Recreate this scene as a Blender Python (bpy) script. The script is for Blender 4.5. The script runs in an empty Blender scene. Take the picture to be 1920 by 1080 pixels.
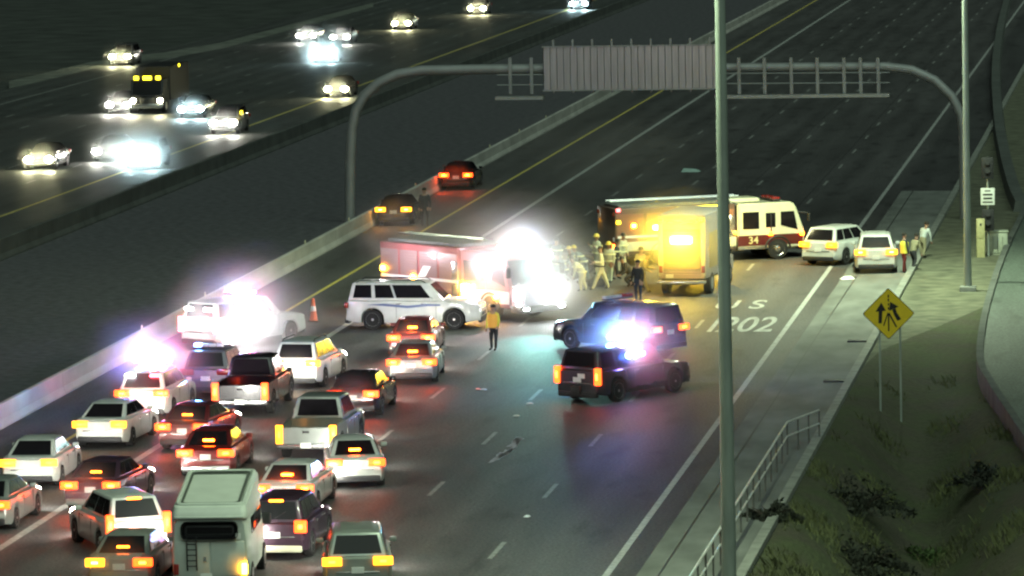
import bpy, bmesh, math, random
from mathutils import Vector, Matrix
import numpy as np

random.seed(7)
R = math.radians
scene = bpy.context.scene
COL = scene.collection

# ------------------------------------------------------------------ camera
F_PX, PITCH, ROLL, YAW, CAM_H = 9359.2, 0.09749, -0.019836, -0.134449, 21.3624
fw = Vector((math.sin(YAW)*math.cos(PITCH), math.cos(YAW)*math.cos(PITCH), -math.sin(PITCH)))
rt0 = Vector((math.cos(YAW), -math.sin(YAW), 0)); up0 = rt0.cross(fw)
RT = rt0*math.cos(ROLL) + up0*math.sin(ROLL); UP = -rt0*math.sin(ROLL) + up0*math.cos(ROLL)
cd = bpy.data.cameras.new('traffic_camera'); cam = bpy.data.objects.new('traffic_camera', cd); COL.objects.link(cam)
cd.sensor_width = 36; cd.lens = F_PX/1920*36; cd.clip_start = 1; cd.clip_end = 6000
cam.matrix_world = Matrix(((RT.x, UP.x, -fw.x, 0), (RT.y, UP.y, -fw.y, 0), (RT.z, UP.z, -fw.z, CAM_H), (0, 0, 0, 1)))
scene.camera = cam

def ray(px, py): return fw*F_PX + RT*(px-960) - UP*(py-540)
def G(px, py, z=0.0):            # where a sight line meets the level z
    d = ray(px, py); t = (z-CAM_H)/d.z
    return Vector((d.x*t, d.y*t, z))
def onY(px, py, Y):              # where a sight line meets the upright plane across the road at distance Y
    d = ray(px, py); t = Y/d.y
    return Vector((d.x*t, Y, CAM_H+d.z*t))

# ------------------------------------------------------------------ night sky, skyglow, exposure
w = bpy.data.worlds.new('World'); scene.world = w; w.use_nodes = True
nt = w.node_tree; bg = nt.nodes['Background']
sky = nt.nodes.new('ShaderNodeTexSky'); sky.sky_type = 'NISHITA'; sky.sun_disc = False
sky.sun_elevation = R(-4); sky.sun_rotation = R(200)
nt.links.new(sky.outputs[0], bg.inputs[0]); bg.inputs[1].default_value = 0.05
sd = bpy.data.lights.new('skyglow', 'SUN'); sd.energy = 0.16; sd.angle = R(60); sd.color = (0.75, 1.0, 0.82)
sun = bpy.data.objects.new('skyglow', sd); COL.objects.link(sun)
sun.rotation_euler = (R(38), R(22), 0)
scene.view_settings.view_transform = 'Standard'; scene.view_settings.look = 'None'
scene.view_settings.gamma = 1; scene.view_settings.exposure = 3.0
scene.render.engine = 'CYCLES'
cy = scene.cycles
cy.use_denoising = True
cy.filter_width = 2.3
cy.max_bounces = 5; cy.diffuse_bounces = 2; cy.glossy_bounces = 2; cy.transmission_bounces = 2; cy.volume_bounces = 0
cy.sample_clamp_indirect = 2.0; cy.sample_clamp_direct = 0
cy.caustics_reflective = False; cy.caustics_refractive = False
cy.use_light_tree = True

# ------------------------------------------------------------------ materials
MATS = {}
def mat(name, col, rough=0.6, metal=0.0, noise=0.0, nscale=6.0, bump=0.0, coat=0.0, stretch=(1, 1, 1)):
    if name in MATS: return MATS[name]
    m = bpy.data.materials.new(name); m.use_nodes = True; n = m.node_tree; b = n.nodes['Principled BSDF']
    b.inputs['Roughness'].default_value = rough; b.inputs['Metallic'].default_value = metal
    b.inputs['Base Color'].default_value = (*col, 1)
    if coat: b.inputs['Coat Weight'].default_value = coat; b.inputs['Coat Roughness'].default_value = 0.08
    if noise or bump:
        tc = n.nodes.new('ShaderNodeTexCoord'); mp = n.nodes.new('ShaderNodeMapping'); mp.inputs['Scale'].default_value = stretch
        n.links.new(tc.outputs['Object'], mp.inputs[0])
        nz = n.nodes.new('ShaderNodeTexNoise'); nz.inputs['Scale'].default_value = nscale; nz.inputs['Detail'].default_value = 6
        n.links.new(mp.outputs[0], nz.inputs['Vector'])
        if noise:
            mx = n.nodes.new('ShaderNodeMapRange'); mx.inputs['From Min'].default_value = .3; mx.inputs['From Max'].default_value = .7
            mx.inputs['To Min'].default_value = 1-noise; mx.inputs['To Max'].default_value = 1+noise
            n.links.new(nz.outputs['Fac'], mx.inputs[0])
            vm = n.nodes.new('ShaderNodeVectorMath'); vm.operation = 'SCALE'; vm.inputs[0].default_value = col
            n.links.new(mx.outputs[0], vm.inputs['Scale']); n.links.new(vm.outputs[0], b.inputs['Base Color'])
        if bump:
            bp = n.nodes.new('ShaderNodeBump'); bp.inputs['Strength'].default_value = bump; bp.inputs['Distance'].default_value = .05
            n.links.new(nz.outputs['Fac'], bp.inputs['Height']); n.links.new(bp.outputs[0], b.inputs['Normal'])
    MATS[name] = m
    return m
def emit(name, col, s):
    if name in MATS: return MATS[name]
    m = bpy.data.materials.new(name); m.use_nodes = True; b = m.node_tree.nodes['Principled BSDF']
    b.inputs['Base Color'].default_value = (*[min(1, c*.5) for c in col], 1)
    b.inputs['Emission Color'].default_value = (*col, 1); b.inputs['Emission Strength'].default_value = s
    MATS[name] = m
    return m
def asphalt(name, base, var=.35, lane0=None, lane_w=3.66, tint=(1, 1, 1), rough=.62):
    m = bpy.data.materials.new(name); m.use_nodes = True; n = m.node_tree; L = n.links; b = n.nodes['Principled BSDF']
    tc = n.nodes.new('ShaderNodeTexCoord')
    def noise(sc, scale, det=5):
        mp = n.nodes.new('ShaderNodeMapping'); mp.inputs['Scale'].default_value = sc; L.new(tc.outputs['Object'], mp.inputs[0])
        z = n.nodes.new('ShaderNodeTexNoise'); z.inputs['Scale'].default_value = scale; z.inputs['Detail'].default_value = det
        L.new(mp.outputs[0], z.inputs['Vector']); return z.outputs['Fac']
    def rng(s, a, b_, lo=.3, hi=.7):
        k = n.nodes.new('ShaderNodeMapRange'); k.inputs['From Min'].default_value = lo; k.inputs['From Max'].default_value = hi
        k.inputs['To Min'].default_value = a; k.inputs['To Max'].default_value = b_; L.new(s, k.inputs[0]); return k.outputs[0]
    def mul(a, b_):
        k = n.nodes.new('ShaderNodeMath'); k.operation = 'MULTIPLY'; L.new(a, k.inputs[0]); L.new(b_, k.inputs[1]); return k.outputs[0]
    f = rng(noise((1, .6, 1), 11, 8), 1-var*1.5, 1+var*1.6)
    f = mul(f, rng(noise((1, .06, 1), .8), 1-var*.7, 1+var*.7))
    f = mul(f, rng(noise((.25, .08, 1), .35), 1-var*.5, 1+var*.5)); f = mul(f, rng(noise((1, .25, 1), 1.1, 7), .62, 1.06, .30, .46))
    if lane0 is not None:       # darker wheel tracks worn along each lane
        sx = n.nodes.new('ShaderNodeSeparateXYZ'); L.new(tc.outputs['Object'], sx.inputs[0])
        k = n.nodes.new('ShaderNodeMath'); k.operation = 'SUBTRACT'; k.inputs[1].default_value = lane0; L.new(sx.outputs[0], k.inputs[0])
        k2 = n.nodes.new('ShaderNodeMath'); k2.operation = 'MULTIPLY'; k2.inputs[1].default_value = 4*math.pi/lane_w; L.new(k.outputs[0], k2.inputs[0])
        k3 = n.nodes.new('ShaderNodeMath'); k3.operation = 'COSINE'; L.new(k2.outputs[0], k3.inputs[0])
        f = mul(f, rng(k3.outputs[0], .88, 1.08, -1, 1))
    vm = n.nodes.new('ShaderNodeVectorMath'); vm.operation = 'SCALE'; vm.inputs[0].default_value = [base*t for t in tint]
    L.new(f, vm.inputs['Scale']); L.new(vm.outputs[0], b.inputs['Base Color'])
    b.inputs['Roughness'].default_value = rough
    bp = n.nodes.new('ShaderNodeBump'); bp.inputs['Strength'].default_value = .5; bp.inputs['Distance'].default_value = .02
    L.new(noise((1, 1, 1), 25, 4), bp.inputs['Height']); L.new(bp.outputs[0], b.inputs['Normal'])
    MATS[name] = m
    return m

def paint(name, col, metal=.2, rough=.32): return mat('paint_'+name, col, rough, metal, noise=.08, nscale=3, coat=.5)
M_GLASS = mat('dark_glass', (.010, .009, .011), .12); M_GLASS.node_tree.nodes['Principled BSDF'].inputs['Specular IOR Level'].default_value = .18
M_RUB = mat('rubber', (.012, .012, .012), .85, noise=.3, nscale=20)
M_RIM = mat('alloy_rim', (.5, .5, .5), .35, .8, noise=.1)
M_BLK = mat('black_trim', (.018, .018, .02), .6, noise=.2)
M_CHR = mat('chrome', (.7, .7, .7), .2, .9)
M_PLATE = mat('plate_white', (.75, .76, .72), .35)
M_LENS_R = mat('tail_lens_unlit', (.28, .02, .015), .25, coat=.5)
M_LENS_C = mat('clear_lens', (.6, .6, .6), .2, coat=.5)
E_BRAKE = emit('lamp_brake', (1, .06, .002), 42)
E_TAIL = emit('lamp_tail', (1, .12, .01), 5)
E_AMBER = emit('lamp_amber', (1, .40, .01), 20)
E_AMBERLO = emit('lamp_amber_tail', (1, .33, .02), 1.6)
E_LENS = emit('lamp_lens_red', (1, .055, .005), 1.3); E_LENSA = emit('lamp_lens_amber', (1, .30, .01), .9)
E_CHMSL = emit('lamp_high_brake', (1, .13, .005), 5)
E_HEAD = emit('lamp_head', (1, .98, .86), 30)
E_HEADG = emit('lamp_head_warm', (1, .95, .55), 30)
E_HEADB = emit('lamp_head_blue', (.66, .95, 1), 40)
E_WHITE = emit('lamp_white', (1, .98, 1), 7)
E_RED = emit('lamp_red', (1, .04, .06), 7)
E_BLUE = emit('lamp_blue', (.06, .16, 1), 10)
E_YELLOW = emit('lamp_flood_amber', (1, .72, .05), 14)
E_MARK = emit('lamp_marker_yellow', (1, .78, .02), 1.1)
E_DOTR = emit('lamp_marker_red', (1, .1, .1), 1.2)

# ------------------------------------------------------------------ mesh helpers
class MB:
    def __init__(self): self.bm = bmesh.new()
    def face(self, vs):
        try: return self.bm.faces.new(vs)
        except ValueError: return None
    def box(self, c, s, rz=0, ry=0, rx=0, bev=0, seg=2):
        r = bmesh.ops.create_cube(self.bm, size=1)
        m = Matrix.Translation(c) @ Matrix.Rotation(rz, 4, 'Z') @ Matrix.Rotation(ry, 4, 'Y') @ Matrix.Rotation(rx, 4, 'X') @ Matrix.Diagonal((*s, 1))
        bmesh.ops.transform(self.bm, matrix=m, verts=r['verts'])
        if bev:
            es = list({e for v in r['verts'] for e in v.link_edges})
            bmesh.ops.bevel(self.bm, geom=es, offset=bev, segments=seg, affect='EDGES', profile=.5)
        return self
    def hull8(self, pts, bev=0, seg=3):          # pts: 4 bottom then 4 top, same order
        v = [self.bm.verts.new(p) for p in pts]
        fs = [(3, 2, 1, 0), (4, 5, 6, 7), (0, 1, 5, 4), (1, 2, 6, 5), (2, 3, 7, 6), (3, 0, 4, 7)]
        for f in fs: self.face([v[i] for i in f])
        if bev:
            es = list({e for q in v for e in q.link_edges})
            bmesh.ops.bevel(self.bm, geom=es, offset=bev, segments=seg, affect='EDGES', profile=.5, clamp_overlap=True)
        return self
    def loft(self, rings, cap=True, close=True):
        vs = [[self.bm.verts.new(p) for p in r] for r in rings]; n = len(vs[0])
        for a, b in zip(vs, vs[1:]):
            for i in range(n if close else n-1): self.face([a[i], a[(i+1) % n], b[(i+1) % n], b[i]])
        if cap: self.face(vs[0][::-1]); self.face(vs[-1])
        return self
    def cyl(self, p0, p1, r0, r1=None, n=14):
        r1 = r0 if r1 is None else r1
        return self.tube([p0, p1], [r0, r1], n)
    def tube(self, pts, rad, n=10):
        pts = [Vector(p) for p in pts]; rad = [rad]*len(pts) if not hasattr(rad, '__len__') else rad
        rings = []; ref = None
        for i, p in enumerate(pts):
            t = (pts[min(i+1, len(pts)-1)]-pts[max(i-1, 0)]).normalized()
            if ref is None:
                ref = t.cross(Vector((0, 0, 1)) if abs(t.z) < .9 else Vector((1, 0, 0))).normalized()
            a = (ref-t*ref.dot(t)).normalized(); ref = a; b = a.cross(t).normalized()
            rings.append([p+(a*math.cos(2*math.pi*k/n)+b*math.sin(2*math.pi*k/n))*rad[i] for k in range(n)])
        return self.loft(rings)
    def lathe(self, prof, c=(0, 0, 0), n=16):     # (r, z) profile about z
        c = Vector(c)
        return self.loft([[c+Vector((r*math.cos(2*math.pi*k/n), r*math.sin(2*math.pi*k/n), z)) for k in range(n)] for r, z in prof])
    def prism(self, poly, axis, a, b):            # poly in the two other axes
        def P(u, v, t): return {'x': (t, u, v), 'y': (u, t, v), 'z': (u, v, t)}[axis]
        return self.loft([[P(u, v, a) for u, v in poly], [P(u, v, b) for u, v in poly]])
    def sphere(self, c, s, n=12, m=8):
        r = bmesh.ops.create_uvsphere(self.bm, u_segments=n, v_segments=m, radius=1)
        bmesh.ops.transform(self.bm, matrix=Matrix.Translation(c) @ Matrix.Diagonal((*s, 1)), verts=r['verts']); return self
    def quad(self, a, b, c, d): self.face([self.bm.verts.new(p) for p in (a, b, c, d)]); return self
    def build(self, name, m, parent=None, smooth=True, angle=40):
        bmesh.ops.recalc_face_normals(self.bm, faces=self.bm.faces)
        me = bpy.data.meshes.new(name); self.bm.to_mesh(me); self.bm.free()
        if isinstance(m, (list, tuple)):
            for k in m: me.materials.append(k)
        else: me.materials.append(m)
        if smooth:
            me.polygons.foreach_set('use_smooth', [True]*len(me.polygons))
            try: me.set_sharp_from_angle(angle=R(angle))
            except Exception: pass
        o = bpy.data.objects.new(name, me); COL.objects.link(o)
        if parent: o.parent = parent
        return o
def tag(o, label=None, cat=None, group=None, kind=None):
    if label: o['label'] = label
    if cat: o['category'] = cat
    if group: o['group'] = group
    if kind: o['kind'] = kind
    return o
def thing(name, label, cat, loc, rz=0, group=None):
    o = bpy.data.objects.new(name, None); COL.objects.link(o); o.location = loc; o.rotation_euler = (0, 0, rz); o.empty_display_size = .3
    return tag(o, label, cat, group)
def struct(name, mb, m, smooth=False):
    o = mb.build(name, m, None, smooth); o['kind'] = 'structure'; return o
def lamp(name, kind, parent, loc, col, e, direction=None, angle=70, blend=.6, size=.1):
    d = bpy.data.lights.new(name, kind); d.color = col; d.energy = e; d.shadow_soft_size = size
    if kind == 'SPOT': d.spot_size = R(angle); d.spot_blend = blend
    o = bpy.data.objects.new(name, d); COL.objects.link(o); o.parent = parent; o.location = loc
    if direction is not None: o.rotation_euler = Vector(direction).to_track_quat('-Z', 'Y').to_euler()
    return o
def glare(parent, loc, col, e, ang=44):           # added spot tilted up towards the viewer, lights the haze but not the ground
    wl = parent.location+Matrix.Rotation(parent.rotation_euler.z, 3, 'Z') @ Vector(loc)
    d = Vector((-wl.x, -wl.y, 0)).normalized(); d.z = .36; d = Matrix.Rotation(-parent.rotation_euler.z, 3, 'Z') @ d.normalized()
    return lamp('glare_spot', 'SPOT', parent, Vector(loc)+d*.2, col, e, d, ang, .9, .12)
def azrot(az): return math.pi/2-R(az)             # compass-like heading (0 = up the road, + to the right) -> z rotation of local +x

# ------------------------------------------------------------------ the setting
XE = -15.864; LW = 3.66; XH = XE-5*LW; XY = -37.68; XB = -40.65; XB2 = -40.98
OB = -55.8; OB2 = -56.15; OY = -61.9; OLW = 3.92; OE = OY-6*OLW
XC = -15.02; XK = -12.25
M_DIRT = mat('median_gravel', (.085, .083, .092), .9, noise=.35, nscale=2.2, bump=.6)
M_DES = mat('desert_ground', (.045, .05, .045), .95, noise=.4, nscale=.3)
struct('ground', MB().quad((-1500, -50, -.35), (XK+.2, -50, -.35), (XK+.2, 4000, -.35), (-1500, 4000, -.35)), M_DES)
struct('low_ground', MB().quad((XK+.2, -50, -6), (1500, -50, -6), (1500, 4000, -6), (XK+.2, 4000, -6)), M_DES)
def slab(name, x0, x1, z, m, y0=60, y1=1500, n=1):
    return struct(name, MB().box(((x0+x1)/2, (y0+y1)/2, z-.2), (abs(x1-x0), y1-y0, .4)), m)
slab('road', XB+.02, XC, 0, asphalt('asphalt_main', .076, .34, XE, tint=(1.02, 1, .99)))
slab('oncoming_road', -89.4, OB2-.02, 0, asphalt('asphalt_oncoming', .062, .34, OY, OLW, tint=(.96, 1.02, .98)))
slab('median', OB+.0, XB2, -.02, M_DIRT)
M_CONC = mat('shoulder_concrete', (.17, .18, .165), .85, noise=.28, nscale=.9, bump=.3, stretch=(1, .35, 1))
sh = slab('shoulder', XC+.004, XK, .01, M_CONC, 60, 268)
slab('far_shoulder', XC+.004, XK, .005, asphalt('asphalt_shoulder', .06), 268.01, 1500)
# kerb right of the shoulder
struct('kerb', MB().box(((XK+XK+.32)/2, 350, -.02), (.31, 520, .32), bev=.02), mat('kerb_concrete', (.26, .27, .24), .8, noise=.25, nscale=2)).location = (0, 0, 0)

# painted markings, 5 mm above the asphalt
M_WHITE = mat('road_paint_white', (.42, .43, .41), .6, noise=.35, nscale=5)
M_YEL = mat('road_paint_yellow', (.66, .55, .14), .6, noise=.3, nscale=5)
def strip(mb, x, y0, y1, wd=.15, z=.005): mb.quad((x-wd/2, y0, z), (x+wd/2, y0, z), (x+wd/2, y1, z), (x-wd/2, y1, z))
mb = MB(); strip(mb, XE, 60, 1400, .2); strip(mb, XH, 60, 1400, .26); struct('edge_lines', mb, M_WHITE)
mb = MB(); strip(mb, XY, 60, 1400, .17); strip(mb, OY, 60, 1400, .17); struct('yellow_lines', mb, M_YEL)
mb = MB()
for k, y0 in ((1, 140.05), (2, 152.83), (3, 165.62), (4, 141.0+5)):
    x = XE-LW*k
    for i in range(-6, 90): strip(mb, x, y0+12.192*i-1.6, y0+12.192*i+1.6, .15)
for k in range(1, 6):
    for i in range(110): strip(mb, OY-OLW*k, 60+12.192*i, 62.6+12.192*i, .13)
strip(mb, OE, 60, 1400, .17)
struct('lane_dashes', mb, mat('dash_paint', (.27, .275, .26), .6, noise=.4, nscale=5))
# pavement joints / sealed cracks
mb = MB()
for x in (XE-LW*1.02, XE-LW*2.03, XE-LW*3.02, XE-LW*4.02): strip(mb, x-.28, 60, 1400, .035, .003)
strip(mb, XC+.62, 60, 268, .05, .013)
struct('pavement_seams', mb, mat('tar_seal', (.02, .02, .02), .5))
# lettering on the pavement
def text_mesh(name, s, size, m, parent=None, thick=0.0):
    cu = bpy.data.curves.new(name, 'FONT'); cu.body = s; cu.size = size; cu.align_x = 'CENTER'; cu.align_y = 'CENTER'; cu.extrude = thick; cu.offset = 0.012*size
    t = bpy.data.objects.new(name, cu); COL.objects.link(t)
    dg = bpy.context.evaluated_depsgraph_get(); me = bpy.data.meshes.new_from_object(t.evaluated_get(dg)); bpy.data.objects.remove(t)
    me.materials.clear(); me.materials.append(m); me.name = name
    o = bpy.data.objects.new(name, me); COL.objects.link(o)
    if parent: o.parent = parent
    return o
a, b = G(1398, 624), G(1398, 596)
t = text_mesh('route_lettering', 'I202', 1.0, M_WHITE); t['kind'] = 'structure'
t.location = (G(1392, 611).x, (a.y+b.y)/2, .006); t.scale = (1.55, (b.y-a.y)/.72, 1)
a, b = G(1398, 580), G(1398, 564)
t = text_mesh('route_lettering', 'U S', 1.0, M_WHITE); t['kind'] = 'structure'
t.location = (G(1388, 572).x, (a.y+b.y)/2, .006); t.scale = (1.5, (b.y-a.y)/.72, 1)
# worn scuffs and chalky spill on the lanes
mb = MB()
for (px, py, l, wd) in ((955, 843, 4.2, .22), (962, 830, 2.2, .3), (940, 851, 2.0, .2), (928, 858, 2.6, .25), (967, 824, 1.2, .35), (951, 846, 1.4, .16)):
    p = G(px, py); n = 9; u = []
    for i in range(n+1):
        t_ = i/n; wv = wd*(.35+.65*math.sin(math.pi*t_))*random.uniform(.6, 1.2)
        u.append((p.x+.08*math.sin(3*t_)+random.uniform(-.03, .03), p.y+l*(t_-.5), wv))
    for q, r_ in zip(u, u[1:]): mb.quad((q[0]-q[2]/2, q[1], .007), (q[0]+q[2]/2, q[1], .007), (r_[0]+r_[2]/2, r_[1], .007), (r_[0]-r_[2]/2, r_[1], .007))
struct('chalky_scuff', mb, mat('chalk', (.42, .4, .44), .8, noise=.5, nscale=4))

rc = [G(2120, 1180), G(2010, 1000), G(1945, 870), G(1900, 800), G(1862, 742), G(1838, 690), G(1846, 610), G(1868, 530), G(1893, 465), G(1925, 400)]
def cat(pts, n=8):
    out = []
    P_ = [pts[0]*2-pts[1]]+pts+[pts[-1]*2-pts[-2]]
    for i in range(1, len(P_)-2):
        for k in range(n):
            t_ = k/n; p0, p1, p2, p3 = P_[i-1:i+3]
            out.append(.5*((2*p1)+(-p0+p2)*t_+(2*p0-5*p1+4*p2-p3)*t_*t_+(-p0+3*p1-3*p2+p3)*t_**3))
    out.append(pts[-1]); return out
rcs = cat(rc)
# land right of the shoulder: level gore that breaks into a falling bank towards the viewer
brk = [G(1600, 700), G(1650, 655), G(1720, 625), G(1800, 592), G(1880, 556), G(1990, 520)]
def brk_y(x):
    for p, q in zip(brk, brk[1:]):
        if x <= q.x: return p.y+(q.y-p.y)*(x-p.x)/(q.x-p.x)
    return brk[-1].y
def sst(t): t = max(0, min(1, t)); return t*t*(3-2*t)
rgn = random.Random(3)
ph = [(rgn.uniform(.1, .9), rgn.uniform(.1, .9), rgn.uniform(0, 6), rgn.uniform(.3, 1)) for _ in range(12)]
def bumps(x, y): return sum(a_*math.sin(x*fx*1.6+y*fy*.9+p_)/12 for fx, fy, p_, a_ in ph)
def wall_x(y):
    for p, q in zip(rcs, rcs[1:]):
        if p.y <= y <= q.y: return p.x+(q.x-p.x)*(y-p.y)/max(1e-6, q.y-p.y)
    return rcs[0].x if y < rcs[0].y else rcs[-1].x
def land_z(x, y):
    d = brk_y(x)-y; dx = x-(XK+.4)
    k = sst(d/32)*sst(dx/5)*(1-.93*sst((x-wall_x(y)+4.6)/4.2))
    return -.06-3.4*k+.28*bumps(x, y)*sst(dx/1.5)*(.25+.75*sst(d/10))+.10*sst(dx/2)*bumps(x*4, y*3)*sst(d/6)
def land(name, m, fy0, fy1, ny, x0=XK+.315, x1=40, nx=110):
    mb = MB(); rows = []
    for j in range(ny+1):
        r = []
        for i in range(nx+1):
            x = x0+(x1-x0)*(i/nx)**1.6; y0 = fy0(x); y1 = fy1(x); y = y0+(y1-y0)*j/ny
            r.append(mb.bm.verts.new((x, y, land_z(x, y))))
        rows.append(r)
    for a_, b_ in zip(rows, rows[1:]):
        for i in range(nx): mb.face([a_[i], a_[i+1], b_[i+1], b_[i]])
    return struct(name, mb, m, True)
M_BANK = bpy.data.materials.new('bank_soil_and_grass'); M_BANK.use_nodes = True
n = M_BANK.node_tree; b = n.nodes['Principled BSDF']; b.inputs['Roughness'].default_value = .95
tc = n.nodes.new('ShaderNodeTexCoord'); z1 = n.nodes.new('ShaderNodeTexNoise'); z1.inputs['Scale'].default_value = .35; z1.inputs['Detail'].default_value = 9; z1.inputs['Roughness'].default_value = .7
z2 = n.nodes.new('ShaderNodeTexNoise'); z2.inputs['Scale'].default_value = 5; z2.inputs['Detail'].default_value = 6
cr = n.nodes.new('ShaderNodeValToRGB'); cr.color_ramp.elements[0].position = .4; cr.color_ramp.elements[0].color = (.066, .062, .040, 1)
cr.color_ramp.elements[1].position = .6; cr.color_ramp.elements[1].color = (.062, .078, .032, 1)
n.links.new(tc.outputs['Object'], z1.inputs['Vector']); n.links.new(tc.outputs['Object'], z2.inputs['Vector'])
n.links.new(z1.outputs['Fac'], cr.inputs[0])
mx = n.nodes.new('ShaderNodeMix'); mx.data_type = 'RGBA'; mx.blend_type = 'MULTIPLY'; mx.inputs[0].default_value = .7
n.links.new(cr.outputs[0], mx.inputs[6]); rr = n.nodes.new('ShaderNodeMapRange'); rr.inputs['To Min'].default_value = .3; rr.inputs['To Max'].default_value = 1.7
n.links.new(z2.outputs['Fac'], rr.inputs[0]); n.links.new(rr.outputs[0], mx.inputs[7]); n.links.new(mx.outputs[2], b.inputs['Base Color'])
bp = n.nodes.new('ShaderNodeBump'); bp.inputs['Distance'].default_value = .15; n.links.new(z2.outputs['Fac'], bp.inputs['Height']); n.links.new(bp.outputs[0], b.inputs['Normal'])
land('bank', M_BANK, lambda x: 90, lambda x: brk_y(x)-.01, 150)
land('gore', mat('gore_gravel', (.13, .135, .09), .95, noise=.4, nscale=1.2, bump=.5), lambda x: brk_y(x)+.0, lambda x: 1500, 160)

# centre barriers
def barrier(name, xa, xb, h, label, m=None):
    t_ = xa-xb
    prof = [(xb, -.03), (xa, -.03), (xa, .06), (xa-.3*t_, .28), (xa-.36*t_, h-.03), (xa-.42*t_, h), (xb+.05, h), (xb, h-.03)]
    mb = MB()
    y = 70
    while y < 700:
        mb.prism(prof, 'y', y+.012, y+11.99); y += 12
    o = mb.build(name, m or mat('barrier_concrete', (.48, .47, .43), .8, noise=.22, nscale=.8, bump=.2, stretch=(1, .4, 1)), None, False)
    return tag(o, label, 'barrier')
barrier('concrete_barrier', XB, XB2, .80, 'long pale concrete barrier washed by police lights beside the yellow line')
barrier('concrete_barrier', OB, OB2-.05, .98, 'dim concrete barrier along the oncoming carriageway beyond the dark median', mat('dark_concrete', (.085, .09, .084), .85, noise=.25, nscale=.6))  # even concrete tone, darker than the near barrier
# short delineators on top of the near barrier
for px, py in ((347, 556), (228, 618), (543, 458), (628, 415), (747, 350), (890, 277), (945, 248), (994, 222)):
    p = G(px, py, .8); mb = MB().box((0, 0, .09), (.05, .1, .18), bev=.01); o = mb.build('barrier_reflector', mat('reflector', (.6, .58, .4), .4)); o.location = (XB2+.12, p.y, .8)
    tag(o, 'small reflector post standing on top of the pale concrete barrier', 'reflector', 'reflectors along the barrier top')
# pale gutter beyond the oncoming lanes
mb = MB(); pts = [((17, 152), (17, 166)), ((100, 133), (100, 147)), ((165, 117), (165, 131)), ((240, 106), (240, 116)), ((310, 98), (310, 110)), ((413, 80), (413, 92)), ((560, 42), (560, 52)), ((700, 5), (700, 13))]
for (a1, a2), (b1, b2) in zip(pts, pts[1:]):
    q = [G(*p, .006) for p in (a2, b2, b1, a1)]; mb.quad(*q)
struct('gutter_path', mb, mat('gutter_concrete', (.13, .14, .12), .85, noise=.35, nscale=.5))

# curved ramp road at the right with its low wall
def swept_wall(name, pts, wd, h, m, label):
    mb = MB(); rings = []
    for i, p in enumerate(pts):
        t_ = (pts[min(i+1, len(pts)-1)]-pts[max(0, i-1)]).normalized(); s_ = Vector((t_.y, -t_.x, 0))*wd/2
        rings.append([p-s_+Vector((0, 0, -3.6)), p+s_+Vector((0, 0, -3.6)), p+s_+Vector((0, 0, h)), p-s_+Vector((0, 0, h))])
    mb.loft(rings); return tag(mb.build(name, m, None, False), label, 'wall')
M_WALL = mat('ramp_wall_concrete', (.10, .11, .10), .85, noise=.25, nscale=1)
swept_wall('retaining_wall', rcs, .26, .42, M_WALL, 'low concrete wall curving along the ramp at the foot of the bank')
mb = MB()
for p, q in zip(rcs, rcs[1:]): mb.quad(p+Vector((.1, 0, .3)), Vector((40, p.y+4, .3)), Vector((40, q.y+4, .3)), q+Vector((.1, 0, .3)))
struct('ramp_road', mb, asphalt('asphalt_ramp', .10, .3, tint=(.85, 1.05, .9)))
uc = [G(1915, 395), G(1900, 360), G(1884, 300), G(1872, 230), G(1867, 140), G(1874, 70), G(1887, 10), G(1905, -50)]
mb = MB(); ucs = cat(uc)
for i, (p, q) in enumerate(zip(ucs, ucs[1:])):
    d_ = (q-p).normalized(); s_ = Vector((d_.y, -d_.x, 0))*.42
    mb.hull8([p-s_+Vector((0, 0, -.1)), p+s_+Vector((0, 0, -.1)), q+s_+Vector((0, 0, -.1)), q-s_+Vector((0, 0, -.1)), p-s_*.7+Vector((0, 0, .5)), p+s_*.7+Vector((0, 0, .5)), q+s_*.7+Vector((0, 0, .5)), q-s_*.7+Vector((0, 0, .5))])
tag(mb.build('ramp_barrier', M_WALL, None, False), 'slender concrete barrier curving beside the ramp behind the white meter sign', 'barrier')

# ------------------------------------------------------------------ railing beside the shoulder
rail = thing('hand_railing', 'pale metal hand railing with two bars at the top of the bank', 'railing', (0, 0, 0))
ra, rb_, rc_ = Vector((-12.86, 120, 0)), Vector((-12.80, 160.6, 0)), Vector((-12.02, 164.2, -.05))
M_RAIL = mat('galvanised_rail', (.8, .8, .77), .45, .3, noise=.15)
for z in (1.07, .62):
    MB().tube([ra+Vector((0, 0, z)), rb_+Vector((0, 0, z)), rc_+Vector((0, 0, z))], .035 if z > 1 else .03, 8).build('top_rail' if z > 1 else 'middle_rail', M_RAIL, rail)
npst = 19
for i in range(npst+1):
    p = ra.lerp(rb_, i/npst); MB().cyl(p+Vector((0, 0, -.15)), p+Vector((0, 0, 1.05)), .028, n=8).build('post', mat('rail_post', (.12, .12, .11), .6, .3), rail)
for i in (1, 2, 3):
    p = rb_.lerp(rc_, i/3); MB().cyl(p+Vector((0, 0, -.15)), p+Vector((0, 0, 1.05)), .028, n=8).build('post', MATS['rail_post'], rail)

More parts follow.
